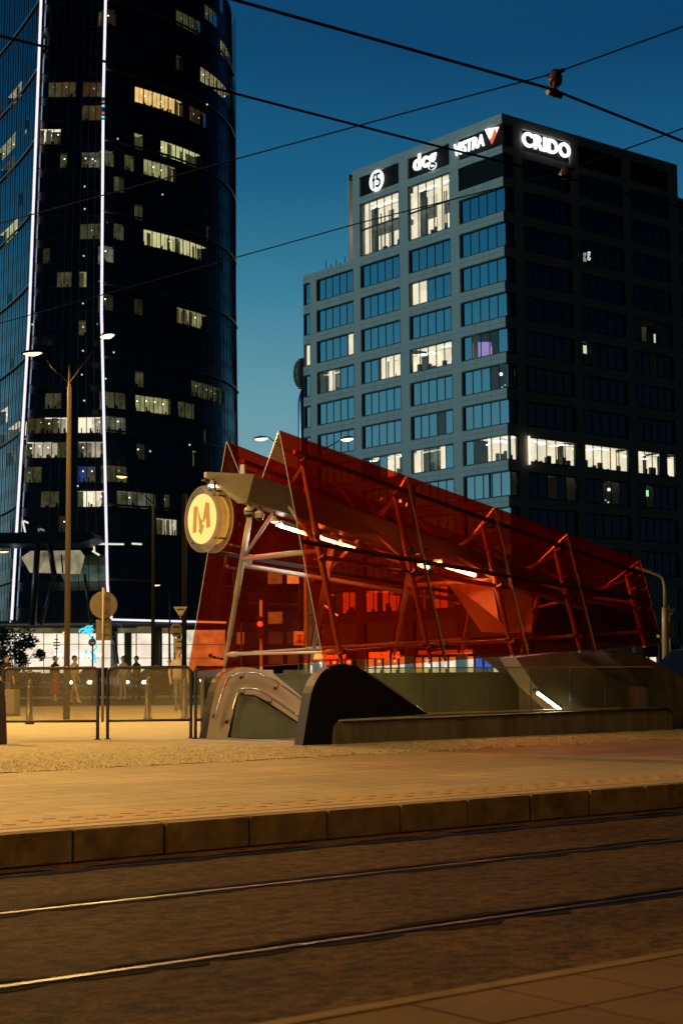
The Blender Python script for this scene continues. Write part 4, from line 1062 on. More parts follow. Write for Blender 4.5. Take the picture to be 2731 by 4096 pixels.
# ------------------------------------------------------------------ office block on the right
BX, BY = 116.97, 117.54; TOP = 60.0; LOWT = 49.3
def PL(u, z, out=0.): return V((BX-out, BY+u, z))       # left face (towards the west)
def PR(u, z, out=0.): return V((BX+u, BY-out, z))       # right face (towards the tracks)
LW = [(0, 6.82), (8.22, 15.17), (16.68, 23.68), (24.97, 32.0), (33.24, 34.64)]
RW = [(.36, 1.62), (3.0, 10.41), (11.68, 18.96), (20.31, 27.0), (28.6, 35.6), (37.1, 44.0)]
def row(k):
    if k == 0: return 56.54, 58.94
    if k == 1: return 53.12, 55.7
    t = 52.12-3.775*(k-2); return t-2.72, t
NR = 15
off = thing('office_block', PL(0, 0), 'grey stone office block with gridded windows and bright letters on its roof edge', 'office building')
TW = .35
# masonry: piers full height, beams butted between them
mb = MB()
def lbox(u0, u1, z0, z1, o0=0., o1=-TW): mb.box(PL(u0, z0, o0), PL(u1, z1, o1))
def rbox(u0, u1, z0, z1, o0=0., o1=-TW): mb.box(PR(u0, z0, o0), PR(u1, z1, o1))
def top_at(u, face): return (TOP if u < (26.3 if face == 'L' else 27.1) else (LOWT if face == 'L' else 56.1))
G0 = 4.0
levels = [row(k) for k in range(NR)]
for face, W_, bx in (('L', LW, lbox), ('R', RW, rbox)):
    st = 0 if face == 'L' else TW+.003
    piers = [(W_[i][1], W_[i+1][0]) for i in range(len(W_)-1)]
    if face == 'R': piers.append((44.0, 45.4))
    for a, b in piers: bx(a, b, 0, top_at(a if face == 'R' else b, face))
    for i, (a, b) in enumerate(W_):
        a_ = max(a, st) if i else st; b_ = b
        T = top_at((a+b)/2, face)
        segs = [(G0, levels[-1][0])]
        for k in range(NR-1, 0, -1): segs.append((levels[k][1], levels[k-1][0]))
        segs.append((levels[0][1], TOP))
        for z0, z1 in segs:
            if z0 > T-.3: continue
            if face == 'L' and i in (1, 2) and abs(z0-levels[2][1]) < .01: continue      # double height windows
            z1 = min(z1, T) if z1 < T-1 or z0 < T-2 else T
            if z1 > T: z1 = T
            bx(a_, b_, z0, z1)
        if T == LOWT: bx(a_, b_, levels[3][1], T)if False else None
wall = mb.build('wall', 'facade_stone', off)
# stone joints as fine dark lines set proud
jb = MB()
for i, (a, b) in enumerate(LW):
    for k in range(NR-1):
        z = (levels[k][0]+levels[k+1][1])/2
        if z > top_at((a+b)/2, 'L')-.4: continue
        jb.box(PL(a, z-.012, .003), PL(b, z+.012, 0))
        for u in (a+(b-a)*.33, a+(b-a)*.66): jb.box(PL(u-.012, levels[k+1][1], .004), PL(u+.012, levels[k][0], 0))
jb.build('stone_joints', 'facade_dark', off)
# core, roofs
cb = MB(); cb.box((BX+4.2, BY+4.2, 0), (BX+27, BY+26, TOP-.8)); cb.box((BX+4.2, BY+26.05, 0), (BX+27, BY+34.3, LOWT-.7)); cb.box((BX+27.05, BY+4.2, 0), (BX+45, BY+34, 55.5))
cb.box((BX+TW+.01, BY+TW+.01, TOP-.75), (BX+27, BY+26.2, TOP-.5)); cb.box((BX+TW+.01, BY+26.3, LOWT-.65), (BX+27, BY+34.6, LOWT-.4)); cb.box((BX+27.15, BY+TW+.01, 55.4), (BX+45, BY+34, 55.7))
cb.build('core', 'roof_dark', off)
rt = MB(); rt.box((BX+26.75, BY+.02+TW, 56.1), (BX+27.1, BY+26, TOP)); rt.box((BX+TW, BY+26.05, LOWT), (BX+27, BY+26.3, TOP)); rt.box((BX+TW+.02, BY+34.64, 0), (BX+27, BY+34.9, LOWT)); rt.build('return_wall', 'facade_stone', off)
an = MB()
for u, h in ((27.2, .8), (28, 1.3), (28.9, .7), (29.6, 1.2), (30.7, .9), (31.6, 1.5)): an.tube([V((BX+1.2, BY+u, LOWT-.4)), V((BX+1.2, BY+u, LOWT+h))], .05, 6)
an.build('roof_antenna', 'frame_dark', off)
lk = {}   # lit windows: (face, column, row) -> (panes lit counted from the left of the picture, look)
lk.update({('L', 1, 2): ('01234', 'white'), ('L', 2, 2): ('01234', 'white'), ('L', 1, 4): ('01', 'blind'), ('L', 3, 5): ('4', 'blind'), ('L', 4, 5): ('0', 'blind'),
           ('L', 3, 6): ('012', 'dim'), ('L', 2, 6): ('234', 'white'), ('L', 1, 6): ('01234', 'bright'), ('L', 0, 6): ('123', 'screen'), ('L', 0, 7): ('34', 'dot'),
           ('L', 1, 8): ('3', 'dot'), ('L', 2, 9): ('0134', 'white'), ('L', 1, 9): ('0123', 'dim'), ('L', 0, 9): ('1234', 'bright'), ('L', 3, 13): ('0134', 'bright'), ('L', 2, 13): ('01234', 'bright'), ('L', 1, 13): ('123', 'bright'),
           ('R', 0, 9): ('0', 'bright'), ('R', 1, 9): ('01234', 'bright'), ('R', 2, 9): ('012345', 'bright'), ('R', 3, 9): ('0124', 'bright'), ('R', 0, 10): ('0', 'dot'), ('R', 1, 10): ('24', 'dot'), ('R', 2, 10): ('23', 'dot'),
           ('R', 2, 6): ('0', 'tv'), ('R', 3, 5): ('123', 'dimwarm'), ('R', 3, 6): ('2', 'dimwarm'), ('R', 4, 6): ('012', 'dim'), ('R', 3, 10): ('1', 'exit'), ('R', 4, 9): ('02', 'white'), ('R', 4, 4): ('13', 'dimwarm')})
def window(face, ci, k, parent, lit=None, tall=False):
    a, b = (LW if face == 'L' else RW)[ci]; P = PL if face == 'L' else PR
    z0, z1 = levels[k]
    if tall: z1 = levels[k-1][1]
    fr_ = MB(); fb = lambda u0, u1, y0, y1, o0, o1: fr_.box(P(u0, y0, o0), P(u1, y1, o1))
    g = .17  # dark frame made thicker to stand in for shade in the reveal
    e0 = 0 if (face == 'L' and ci == 0) else g       # glass turns the corner there
    n = 5 if b-a > 5 else 1
    if face == 'R' and ci == 2: n = 5
    lo, hi = a+e0, b-g
    if face == 'R' and ci == 0: lo = a+.02
    if e0: fb(a, a+g, z0, z1, -.06, -.34)
    fb(b-g, b, z0, z1, -.06, -.34)
    fb(lo, hi, z0, z0+.13, -.06, -.34); fb(lo, hi, z1-.13, z1, -.06, -.34)
    pw = (hi-lo)/n
    for i in range(1, n): fb(lo+i*pw-.035, lo+i*pw+.035, z0+.13, z1-.13, -.2, -.3)
    if tall: 
        zm = (levels[k][1]+levels[k-1][0])/2; fb(lo, hi, zm-.09, zm+.09, -.205, -.295)
    wo = fr_.build('window', 'frame_dark', parent)
    panes, look = lit if lit else ('', '')
    # picture order: on the left face u grows to the left
    def idx(i): return (n-1-i) if face == 'L' else i
    litset = {idx(int(c)) for c in panes if int(c) < n}
    mg, lg = MB(), MB()
    for i in range(n):
        t = lg if i in litset else mg
        q = lo+i*pw
        jt = random.uniform(-.004, .004)
        o_ = -.255
        t.add([P(q+.03, z0+.12, o_), P(q+pw-.03, z0+.12, o_+jt), P(q+pw-.03, z1-.12, o_+jt), P(q+.03, z1-.12, o_),
               P(q+.03, z0+.12, o_-.02), P(q+pw-.03, z0+.12, o_-.02+jt), P(q+pw-.03, z1-.12, o_-.02+jt), P(q+.03, z1-.12, o_-.02)],
              [(0, 1, 2, 3), (7, 6, 5, 4), (0, 4, 5, 1), (1, 5, 6, 2), (2, 6, 7, 3), (3, 7, 4, 0)])
    if mg.v: mg.build('pane', 'mirror_glass', wo)
    if lg.v:
        lg.build('lit_pane', 'office_glass', wo)
        rm = MB(); mats = ['white_room', 'greydim_room', 'ceil_lamp', 'furniture', 'ceil_dim', 'screen', 'screen_pink', 'dim_room', 'warmdim_room', 'green_exit', 'roof_dark']
        base = {'bright': 0, 'white': 0, 'blind': 0, 'dim': 1, 'screen': 10, 'dot': 10, 'tv': 10, 'dimwarm': 7, 'exit': 10}[look]
        D = -3.0
        for i in sorted(litset):
            q0, q1 = lo+i*pw, lo+(i+1)*pw
            if look == 'blind':
                rm.add([P(q0, z0, -.45), P(q1, z0, -.45), P(q1, z1, -.45), P(q0, z1, -.45)], [(0, 1, 2, 3)], 0); continue
            rm.add([P(q0-.3, z0-.3, D), P(q1+.3, z0-.3, D), P(q1+.3, z1, D), P(q0-.3, z1, D)], [(0, 1, 2, 3)], base)
            rm.add([P(q0, z1+.05, D), P(q1, z1+.05, D), P(q1, z1+.05, -.36), P(q0, z1+.05, -.36)], [(0, 1, 2, 3)], {0: 0, 1: 1}.get(base, 10))
            if look in ('bright', 'white', 'dim'):
                zz = z1-.1 if not tall else z1-.3
                if look == 'bright' and random.random() < .6:
                    c = P((q0+q1)/2+random.uniform(-.3, .3), z1-.32-random.random()*.25, -1.2-random.random()); rm.disc(c, (0, 0, 1), .55, .05, 14, 2)
                elif random.random() < .8:
                    rm.box(P(q0+.2, zz-.2, -.9), P(q1-.1, zz-.13, -1.3), 2 if look != 'dim' else 4)
                # dark furniture against the light
                for _ in range(random.randint(1, 3)):
                    u_ = random.uniform(q0, q1-.3); w_ = random.uniform(.15, .6); h_ = random.uniform(.2, 1.0); rm.box(P(u_, z0+.0, -.8), P(min(u_+w_, q1), z0+.12+h_, -1.1), 3)
                if random.random() < .3: rm.box(P(q0+.05, z0+.1, -.5), P(q0+pw*.85, z1-.1, -.52), 0)
                if tall:
                    zm = (levels[k][1]+levels[k-1][0])/2; rm.box(P(q0, zm-.25, -.6), P(q1, zm+.1, -2.9), 1)
                    for _ in range(2):
                        u_ = random.uniform(q0, q1-.2); rm.box(P(u_, z0, -1.), P(u_+.12, z1-1.5, -1.1), 7)
            if look == 'screen':
                pass
            if look == 'dot':
                c = P((q0+q1)/2, z1-.85, -1.2); rm.ball(c, .17, 5, 2); rm.ball(P((q0+q1)/2+.2, z0+.5, -1.5), .1, 4, 4); rm.ball(P((q0+q1)/2-.25, z0+.7, -1.5), .07, 4, 4)
            if look == 'tv': rm.box(P(q0+.1, z1-1.25, -.6), P(q0+1.15, z1-.35, -.62), 4)
            if look == 'exit': rm.box(P(q0+.5, z1-1.3, -.6), P(q0+.9, z1-.6, -.62), 9)
            if look == 'dimwarm' and random.random() < .8: rm.box(P(q0+.2, z0+.4, -.7), P(q0+.6, z0+1.4, -.75), 4)
        if look == 'screen':
            rm.add([P(2.7, z0+.14, -.5), P(4.7, z0+.14, -.5), P(4.7, z0+1.9, -.5), P(2.7, z0+1.6, -.5)], [(0, 1, 2, 3)], 5)
            rm.add([P(2.6, z0+.14, -.48), P(2.95, z0+.14, -.48), P(2.95, z0+1.1, -.48), P(2.6, z0+1.1, -.48)], [(0, 1, 2, 3)], 6)
        rm.build('lit_room', mats, wo)
    return wo
cnt = 0
rest = MB()
for k in range(NR):
    for face, W_ in (('L', LW), ('R', RW)):
        for ci in range(len(W_)):
            a, b = W_[ci]; T = top_at((a+b)/2, face); z0, z1 = levels[k]
            if z1 > T-.2: continue
            if face == 'L' and ci in (1, 2) and k == 1: continue
            if k in (0, 1) and face == 'L' and ci in (0, 1, 2) or (k == 0):
                P = PL if face == 'L' else PR
                MB().box(P(max(a, .0 if face == 'L' else TW+.004), z0, -.2), P(b, z1, -.34)).build('blank_panel', 'black_panel', off); continue
            # on the track side only the bays in the frame; very low ones lie behind the canopy and the trees
            if face == 'R' and (ci > 4 or (k > 12)):
                P = PR; rest.box(P(a, z0, -.25), P(b, z1, -.3)); continue
            if face == 'L' and k >= 14: 
                rest.box(PL(a, z0, -.25), PL(b, z1, -.3)); continue
            window(face, ci, k, off, lk.get((face, ci, k)), tall=(face == 'L' and ci in (1, 2) and k == 2)); cnt += 1
tag(rest.build('window', 'mirror_glass', off), kind='stuff')
# ground floor shops: bays of bright windows, signs over them
sh = MB(); ms = ['shop_white', 'shop_orange', 'shop_blue', 'shop_green', 'frame_dark', 'ceil_lamp', 'furniture']
u = .4; i = 0
while u < 34:
    w_ = 1.35; pick = 0
    if 2.2 < u < 4.8: pick = 2
    if 12.9 < u < 15: pick = 1
    if 24 < u < 25.5: pick = 4
    sh.box(PL(u, .35, -.3), PL(u+w_-.12, 2.75, -.36), pick); sh.box(PL(u+w_-.12, .2, -.1), PL(u+w_, 2.9, -.34), 4)
    if pick == 0 and i % 2: sh.box(PL(u+.2, .5, -.25), PL(u+.5, 1.5, -.28), 6); sh.ball(PL(u+.6, 2.4, -.2), .14, 4, 5)
    u += w_; i += 1
u = .5
while u < 22:
    sh.box(PR(u, .35, -.3), PR(u+1.3, 2.6, -.36), 3 if u < 2 else 0); sh.box(PR(u+1.3, .2, -.1), PR(u+1.5, 2.9, -.34), 4); u += 1.5
sh.box(PL(5.9, 3.05, .05), PL(14.3, 3.5, -.1), 0); sh.box(PL(16.8, 2.75, .04), PL(22, 3.0, -.1), 0)
sh.build('shop_front', ms, off)
def fit(o, w, h):
    me = o.data; xs = [v.co.x for v in me.vertices]; ys = [v.co.y for v in me.vertices]
    sx_, sy_ = w/(max(xs)-min(xs)), h/(max(ys)-min(ys)); cx, cy = (max(xs)+min(xs))/2, (max(ys)+min(ys))/2
    for v in me.vertices: v.co.x = (v.co.x-cx)*sx_; v.co.y = (v.co.y-cy)*sy_
def fit_text(name, body, mat, o, xdir, w, h, ext=.06, off_=.02, shear=0, parent=None, space=1.):
    t = text_mesh(name, body, mat, Matrix.Identity(4), 1, ext, off_, shear, None, space, bev=.0)
    fit(t, w, h); t.data.transform(frame_mtx(o, xdir))
    if parent: t.data.transform(Matrix.Translation(-V(parent.location))); t.parent = parent
    return t
XL, XR = V((0, -1, 0)), V((1, 0, 0))
s1 = thing('rooftop_sign', PL(20.47, 56.5, .1), 'glowing white round sign with a dark letter and digit on the roof edge', 'sign', 'lit signs on the roof edge')
MB().disc(PL(20.47, 57.75, .02), (-1, 0, 0), 1.24, .12, 40).build('disc', 'letters_white', s1)
fit_text('letters', 'f5', 'black_panel', PL(20.42, 57.75, .17), XL, 1.5, 1.75, .02, .012, parent=s1)
s2 = thing('rooftop_sign', PL(12.1, 56.5, .1), 'glowing white letters dcg on the roof edge', 'sign', 'lit signs on the roof edge')
fit_text('letters', 'dcg', 'letters_white', PL(12.1, 57.78, .12), XL, 3.8, 2.35, .08, .03, parent=s2, space=1.08)
s3 = thing('rooftop_sign', PL(4.5, 56.5, .1), 'glowing white slanted letters VISTRA with a white and red triangle beside', 'sign', 'lit signs on the roof edge')
fit_text('letters', 'VISTRA', 'letters_white', PL(4.95, 57.8, .12), XL, 4.7, 1.35, .08, .03, .12, parent=s3)
MB().prism([PL(2.4, 58.86, .1), PL(.9, 58.63, .1), PL(1.35, 57.75, .1), PL(1.72, 57.55, .1)], (-.1, 0, 0)).build('emblem', 'letters_white', s3)
MB().prism([PL(.88, 58.63, .1), PL(.24, 58.53, .1), PL(1.42, 56.96, .1), PL(1.7, 57.52, .1), PL(1.35, 57.75, .1)], (-.1, 0, 0)).build('emblem', 'emblem_red', s3)
MB().prism([PL(.88, 58.63, .205), PL(.24, 58.53, .205), PL(.6, 57.98, .205)], (-.01, 0, 0)).build('emblem', 'letters_white', s3)
s4 = thing('rooftop_sign', PR(6.6, 57, .1), 'glowing white bold letters CRIDO on the dark side of the block', 'sign', 'lit signs on the roof edge')
fit_text('letters', 'CRIDO', 'letters_white', PR(6.62, 57.85, .12), XR, 7.35, 1.62, .1, .03, parent=s4, space=1.08)
for u0, w_, s_, lb in ((30.1, 6.4, 'GREEN CAFFÈ NERO', 'lit cafe sign GREEN CAFFÈ NERO seen low through the first pane of the canopy'), (20.0, 5.2, 'GREEN CAFFÈ NERO', 'lit cafe sign GREEN CAFFÈ NERO farther right, near the second frame')):
    o = thing('shop_sign', PL(u0, 3, .2), lb, 'sign', 'lit cafe signs')
    fit_text('letters', s_, 'shop_sign', PL(u0, 3.2, .12), XL, w_, .8, .05, .02, parent=o)
    MB().box(PL(u0-w_/2-.2, 3.05, .02), PL(u0+w_/2+.2, 3.1, .1)).build('bracket', 'frame_dark', o)
# faint neon letters on the dark side
o = thing('neon_sign', PR(12.6, 45, .1), 'tiny pale neon letter g behind a window on the dark side of the block', 'sign'); fit_text('letter', 'g', 'ceil_dim', PR(13.0, 46.6, .05), XR, .5, 1.0, .02, .0, parent=o)

# ------------------------------------------------------------------ darker mid-rise between the tower and the block
mo = rd(-12.5, 300); mid = thing('dark_midrise', mo, 'dark mid-rise building behind the canopy, between the round tower and the office block', 'building')
def mp(r, d, z): return rd(r, d, z)
MB().prism([rd(-22, 300, 0), rd(8, 296, 0), rd(8, 330, 0), rd(-22, 330, 0)], (0, 0, 33)).build('wall', 'facade_dark', mid)
for k in range(8):
    for i in range(8):
        r0 = -21+i*3.6; lit = random.random() < .1
        dd = lambda r: 300-.1333*(r+22)-.06
        MB().prism([rd(r0, dd(r0), 3+k*3.7), rd(r0+2.7, dd(r0+2.7), 3+k*3.7), rd(r0+2.7, dd(r0+2.7), 5.2+k*3.7), rd(r0, dd(r0), 5.2+k*3.7)], FH*.05).build('window', ('white_room' if i % 2 else 'cool_room2') if lit else 'tower_spandrel', mid)
# ------------------------------------------------------------------ banded round turret behind the block
tb_ = rd(0, 0)+V((0, 0, 0)); q = ond(1212, 1495, 225)
o = thing('round_turret', (q.x, q.y, 0), 'small round turret with a banded bulb peeping out behind the office block', 'tower')
MB().tube([V((q.x, q.y, 0)), V((q.x, q.y, q.z-4.2)), V((q.x, q.y, q.z-3.2)), V((q.x, q.y, q.z-2.3))], [.75, .75, .6, .3], 20).build('shaft', 'tower_spandrel', o)
MB().ball((q.x, q.y, q.z), 1.35, 12, 0, (1, 1, 1.68)).build('bulb', 'facade_dark', o)
bd = MB()
for i in range(-7, 8):
    z = i*.29; r = 1.37*sqrt(max(0, 1-(z/2.3)**2))
    bd.tube([V((q.x+cos(2*pi*j/24)*r, q.y+sin(2*pi*j/24)*r, q.z+z)) for j in range(25)], .055, 6)
bd.build('bands', 'belt_metal', o)

# ------------------------------------------------------------------ round glass tower on the left
FLH = 3.92; FC0 = 13.07; NF = 28
def interp(z, tab):
    for (z0, v0), (z1, v1) in zip(tab, tab[1:]):
        if z <= z1: return v0+(v1-v0)*(z-z0)/(z1-z0)
    return tab[-1][1]
S1 = [(0, -51.9), (9.8, -51.33), (24.6, -50.69), (56.4, -49.18), (109.9, -47.81), (135, -47.2)]
S2 = [(0, -35.4), (9.75, -35.8), (14.1, -36.47), (26.4, -36.8), (58.3, -37.7), (93.1, -37.66), (109.9, -37.4), (135, -36.9)]
S3 = [(0, -18.1), (45, -18.45), (90, -19.0), (130, -19.6)]
def bez(a, b, c, t): return (a[0]*(1-t)**2+2*b[0]*t*(1-t)+c[0]*t*t, a[1]*(1-t)**2+2*b[1]*t*(1-t)+c[1]*t*t)
NRW, NLW, NCW = 24, 18, 9
def plan(w, t, z):
    """wing w ('R','L','C'), parameter t in 0..1, height z -> (r, d)"""
    if w == 'R': return bez((interp(z, S2), 250.), (interp(z, S3)+.5, 263.5), (interp(z, S3), 284.), t)
    if w == 'L': return bez((interp(z, S1), 250.), (-58., 273.), (-76., 302.), t)
    a, b = interp(z, S1)+.3, interp(z, S2)-.3; return (a+(b-a)*t, 251.4)
def TP(w, t, z, inn=0.):
    r, d = plan(w, t, z); 
    if inn:
        r2, d2 = plan(w, min(1, t+.01), z); r1, d1_ = plan(w, max(0, t-.01), z); tx, ty = r2-r1, d2-d1_; l = hypot(tx, ty)
        nx_, ny_ = -ty/l, tx/l
        if ny_ < 0 and w == 'C': nx_, ny_ = -nx_, -ny_
        if w == 'R' and nx_ > 0 and ny_ < .2: nx_, ny_ = -nx_, -ny_
        if w == 'L': nx_, ny_ = abs(ny_)*0+ (ty/l if ty/l > 0 else -ty/l), (-tx/l if -tx/l > 0 else tx/l)
        r += nx_*inn; d += ny_*inn
    return rd(r, d, z)
tw = thing('glass_tower', rd(-37, 270), 'tall dark rounded glass tower with two white light strips up its face', 'tower')
k3, k4 = .6378, .6378
def c3(x, y): return x*.6378, y*.6378
def c4_(x, y): return x*.6378, 1250+y*.6378
LIT = []
for f_, L in ((c3, [((870, 545), (1145, 635), 'warm_room'), ((1035, 885), (1265, 980), 'cool_room'), ((870, 955), (1105, 1045), 'cool_room2'), ((905, 1440), (1290, 1560), 'cool_room'), ((1120, 1925), (1300, 1995), 'cool_room2'),
                    ((300, 535), (475, 535), 'warmdim_room'), ((505, 540), (640, 545), 'warmdim_room2'), ((250, 845), (365, 845), 'white_room'), ((530, 720), (650, 720), 'warmdim_room'), ((515, 985), (650, 985), 'greydim_room'), ((660, 935), (710, 950), 'greydim_room'),
                    ((500, 1445), (640, 1445), 'dim_room'), ((720, 1430), (800, 1440), 'dim_room'), ((660, 1525), (712, 1530), 'greydim_room'), ((495, 1745), (555, 1745), 'cool_room2'), ((385, 1760), (430, 1760), 'dim_room'),
                    ((1270, 480), (1440, 610), 'cool_room2'), ((1380, 265), (1450, 340), 'cool_room2'), ((1120, 100), (1240, 150), 'dim_room'), ((1300, 80), (1360, 120), 'dim_room'), ((50, 640), (122, 590), 'warm_room2'), ((0, 940), (110, 860), 'cool_room2'), ((0, 1500), (115, 1440), 'cool_room'), ((0, 1095), (105, 1040), 'dim_room'), ((1180, 660), (1270, 700), 'warmdim_room2')]),
              (c4_, [((670, 530), (790, 530), 'dim_room'), ((835, 525), (1080, 545), 'cool_room2'), ((1125, 560), (1225, 575), 'dim_room'), ((1225, 540), (1390, 580), 'dim_room'), ((165, 710), (280, 710), 'warmdim_room2'), ((280, 700), (420, 700), 'white_room'), ((475, 700), (622, 700), 'white_room'), ((690, 695), (770, 695), 'greydim_room'),
                     ((0, 710), (105, 700), 'white_room'), ((0, 860), (105, 855), 'greydim_room'), ((155, 850), (217, 850), 'white_room'), ((245, 880), (327, 880), 'white_room2'), ((355, 850), (415, 850), 'dim_room'), ((480, 855), (645, 855), 'white_room2'), ((720, 835), (752, 838), 'cool_room2'), ((160, 1010), (268, 1010), 'dim_room'), ((480, 1010), (612, 1010), 'blue_room'),
                     ((475, 1165), (650, 1165), 'white_room'), ((270, 1180), (395, 1180), 'dim_room'), ((735, 1130), (965, 1160), 'greydim_room'), ((1000, 1300), (1130, 1310), 'white_room2'), ((1220, 960), (1250, 970), 'cool_room2'), ((690, 1010), (780, 1015), 'dim_room'), ((290, 550), (360, 560), 'dim_room')])):
    for a, b, m_ in L: LIT.append((f_(*a), f_(*b), m_))

VH = 2.5
rs_ = random.Random(5)
cells = {}
for w, n in (('R', NRW), ('L', NLW), ('C', NCW)):
    for i in range(n):
        t0, t1 = i/n, (i+1)/n
        for k in range(NF):
            zc_ = FC0+FLH*k; cells[(w, i, k)] = proj(TP(w, (t0+t1)/2, zc_))
lit_of = {}
for li, (a, b, m_) in enumerate(LIT):
    for w, n in (('R', NRW), ('L', NLW), ('C', NCW)):
        for i in range(n):
            best = None
            for k in range(NF):
                px, py = cells[(w, i, k)]
                if a[0]-4 <= px <= b[0]+4:
                    yl = a[1]+(b[1]-a[1])*((px-a[0])/max(1, b[0]-a[0])); e = abs(py-yl)
                    if e < 52 and (best is None or e < best[0]): best = (e, k)
            if best and (w, i, best[1]) not in lit_of: lit_of[(w, i, best[1])] = li
extra = []
for c in list(cells):
    w, i, k = c; px, py = cells[c]
    if c not in lit_of and 0 < py < 2150 and -20 < px < 930 and rs_.random() < (.035 if py < 1400 else .06): extra.append(c)
extra = extra[::max(1, -(-len(extra)//36))]
for j in range(len(extra)):
    LIT.append(((0, 0), (0, 0), ('faint_room', 'faint_warm', 'faint_room', 'dim_room', 'faint_room')[j % 5]))
    for c in extra[j:j+1]: lit_of[c] = len(LIT)-1
for w, n, nm in (('R', NRW, 'curved_facade'), ('L', NLW, 'curved_facade'), ('C', NCW, 'flat_facade')):
    fc = MB()
    zb0 = 9.7
    for i in range(n):
        t0, t1 = i/n, (i+1)/n
        def Q(z0, z1, mi): fc.quad(TP(w, t0, z0), TP(w, t1, z0), TP(w, t1, z1), TP(w, t0, z1), mi)
        z = zb0
        for k in range(NF):
            zc_ = FC0+FLH*k; v0, v1 = zc_-VH/2, zc_+VH/2
            Q(z, v0, 1)
            if (w, i, k) not in lit_of: Q(v0, v1, 0)
            z = v1
        Q(z, z+1.5, 1)
    fc.build(nm, ['tower_glass', 'tower_spandrel'], tw)
    ml_ = MB()
    for i in range(n+1):
        ml_.tube([TP(w, i/n, z, -.04) for z in (9.7, 26, 57, 90, 122)], .055, 4)
        if w != 'C' and i < n: ml_.tube([TP(w, (i+.5)/n, z, -.03) for z in (9.7, 26, 57, 90, 122)], .035, 4)
    if w == 'C':
        for k in range(NF): ml_.tube([TP(w, 0, FC0+FLH*k-VH/2, -.04), TP(w, 1, FC0+FLH*k-VH/2, -.04)], .06, 4)
    ml_.build('mullions', 'mullion', tw)
# closing walls at the back and sides
bk = MB()
zz0, zz1 = 0, 122
ring = [plan('L', 1, 60), (-52, 318), (-36, 322), (-24, 312), plan('R', 1, 60)]
for (a, b) in zip(ring, ring[1:]): bk.quad(rd(*a, 0), rd(*b, 0), rd(*b, zz1), rd(*a, zz1))
bk.build('rear_facade', 'tower_spandrel', tw)
for s_, wn in ((S1, 'L'), (S2, 'R')):
    sd = MB(); zt = [9.7, 26, 57, 90, 122]
    for z0, z1 in zip(zt, zt[1:]):
        sd.quad(rd(interp(z0, s_), 250, z0), rd(interp(z0, s_), 252, z0), rd(interp(z1, s_), 252, z1), rd(interp(z1, s_), 250, z1))
    sd.build('reveal', 'roof_dark', tw)
# inner core so that lit floors do not look into a hollow shell
cr = MB(); cr.box((0, 0, 0), (1, 1, 1)); cr = MB()
pts = [(-45, 256), (-38, 256), (-26, 268), (-26, 300), (-52, 300), (-52, 268)]
cr.prism([rd(*p, 10.2) for p in pts], (0, 0, 111)); cr.build('core', 'roof_dark', tw)
# belts every third floor
for w, t0, t1 in (('R', 0.0, 1), ('L', 0, 1)):
    k = 0
    while 15.6+11.76*k < 121:
        z = 15.99+11.76*k; k += 1
        pts = [TP(w, t0+(t1-t0)*i/30, z, -.18) for i in range(31)]
        MB().tube(pts, .2, 8).build('belt', 'belt_metal', tw)
# light strips in short lengths
for s_ in (S1, S2):
    lb_ = MB(); z = 9.8; col = 0
    while z < 121:
        z2 = z+1.86; a, b = rd(interp(z, s_), 249.75, z), rd(interp(z2, s_), 249.75, z2)
        if s_ is S2 and 89.5 < z < 93:
            for q_ in range(6): lb_.obox(a.lerp(b, q_/6)-RT*.19, RT*.38, FH*.16, (b-a)/6*.9, (1, 2, 4, 3, 1, 4)[q_])
        else: lb_.obox(a-RT*.19, RT*.38, FH*.16, (b-a)*.985, 0)
        z = z2
    lb_.build('light_strip', ['led', 'blue_room', 'green_light', 'emblem_red', 'mullion'], tw)
hs = MB()
A_, B_ = ond(447, 2478, 249.2), ond(905, 2490, 249.2)
for i in range(24): a = A_.lerp(B_, i/24); hs.obox(a-V((0, 0, .15)), (B_-A_)/24*.985, FH*.12, V((0, 0, .3)))
for i in range(0):
    a, b = TP('R', i/30*.55, 9.55, -.2), TP('R', (i+.97)/30*.55, 9.55, -.2); hs.obox(a-V((0, 0, .16)), b-a, FH*.15, V((0, 0, .3)))
for i in range(10):
    a, b = TP('L', i/16, 9.55, -.2), TP('L', (i+.97)/16, 9.55, -.2); hs.obox(a-V((0, 0, .16)), b-a, FH*.15, V((0, 0, .3)))
hs.build('light_strip', 'led', tw)
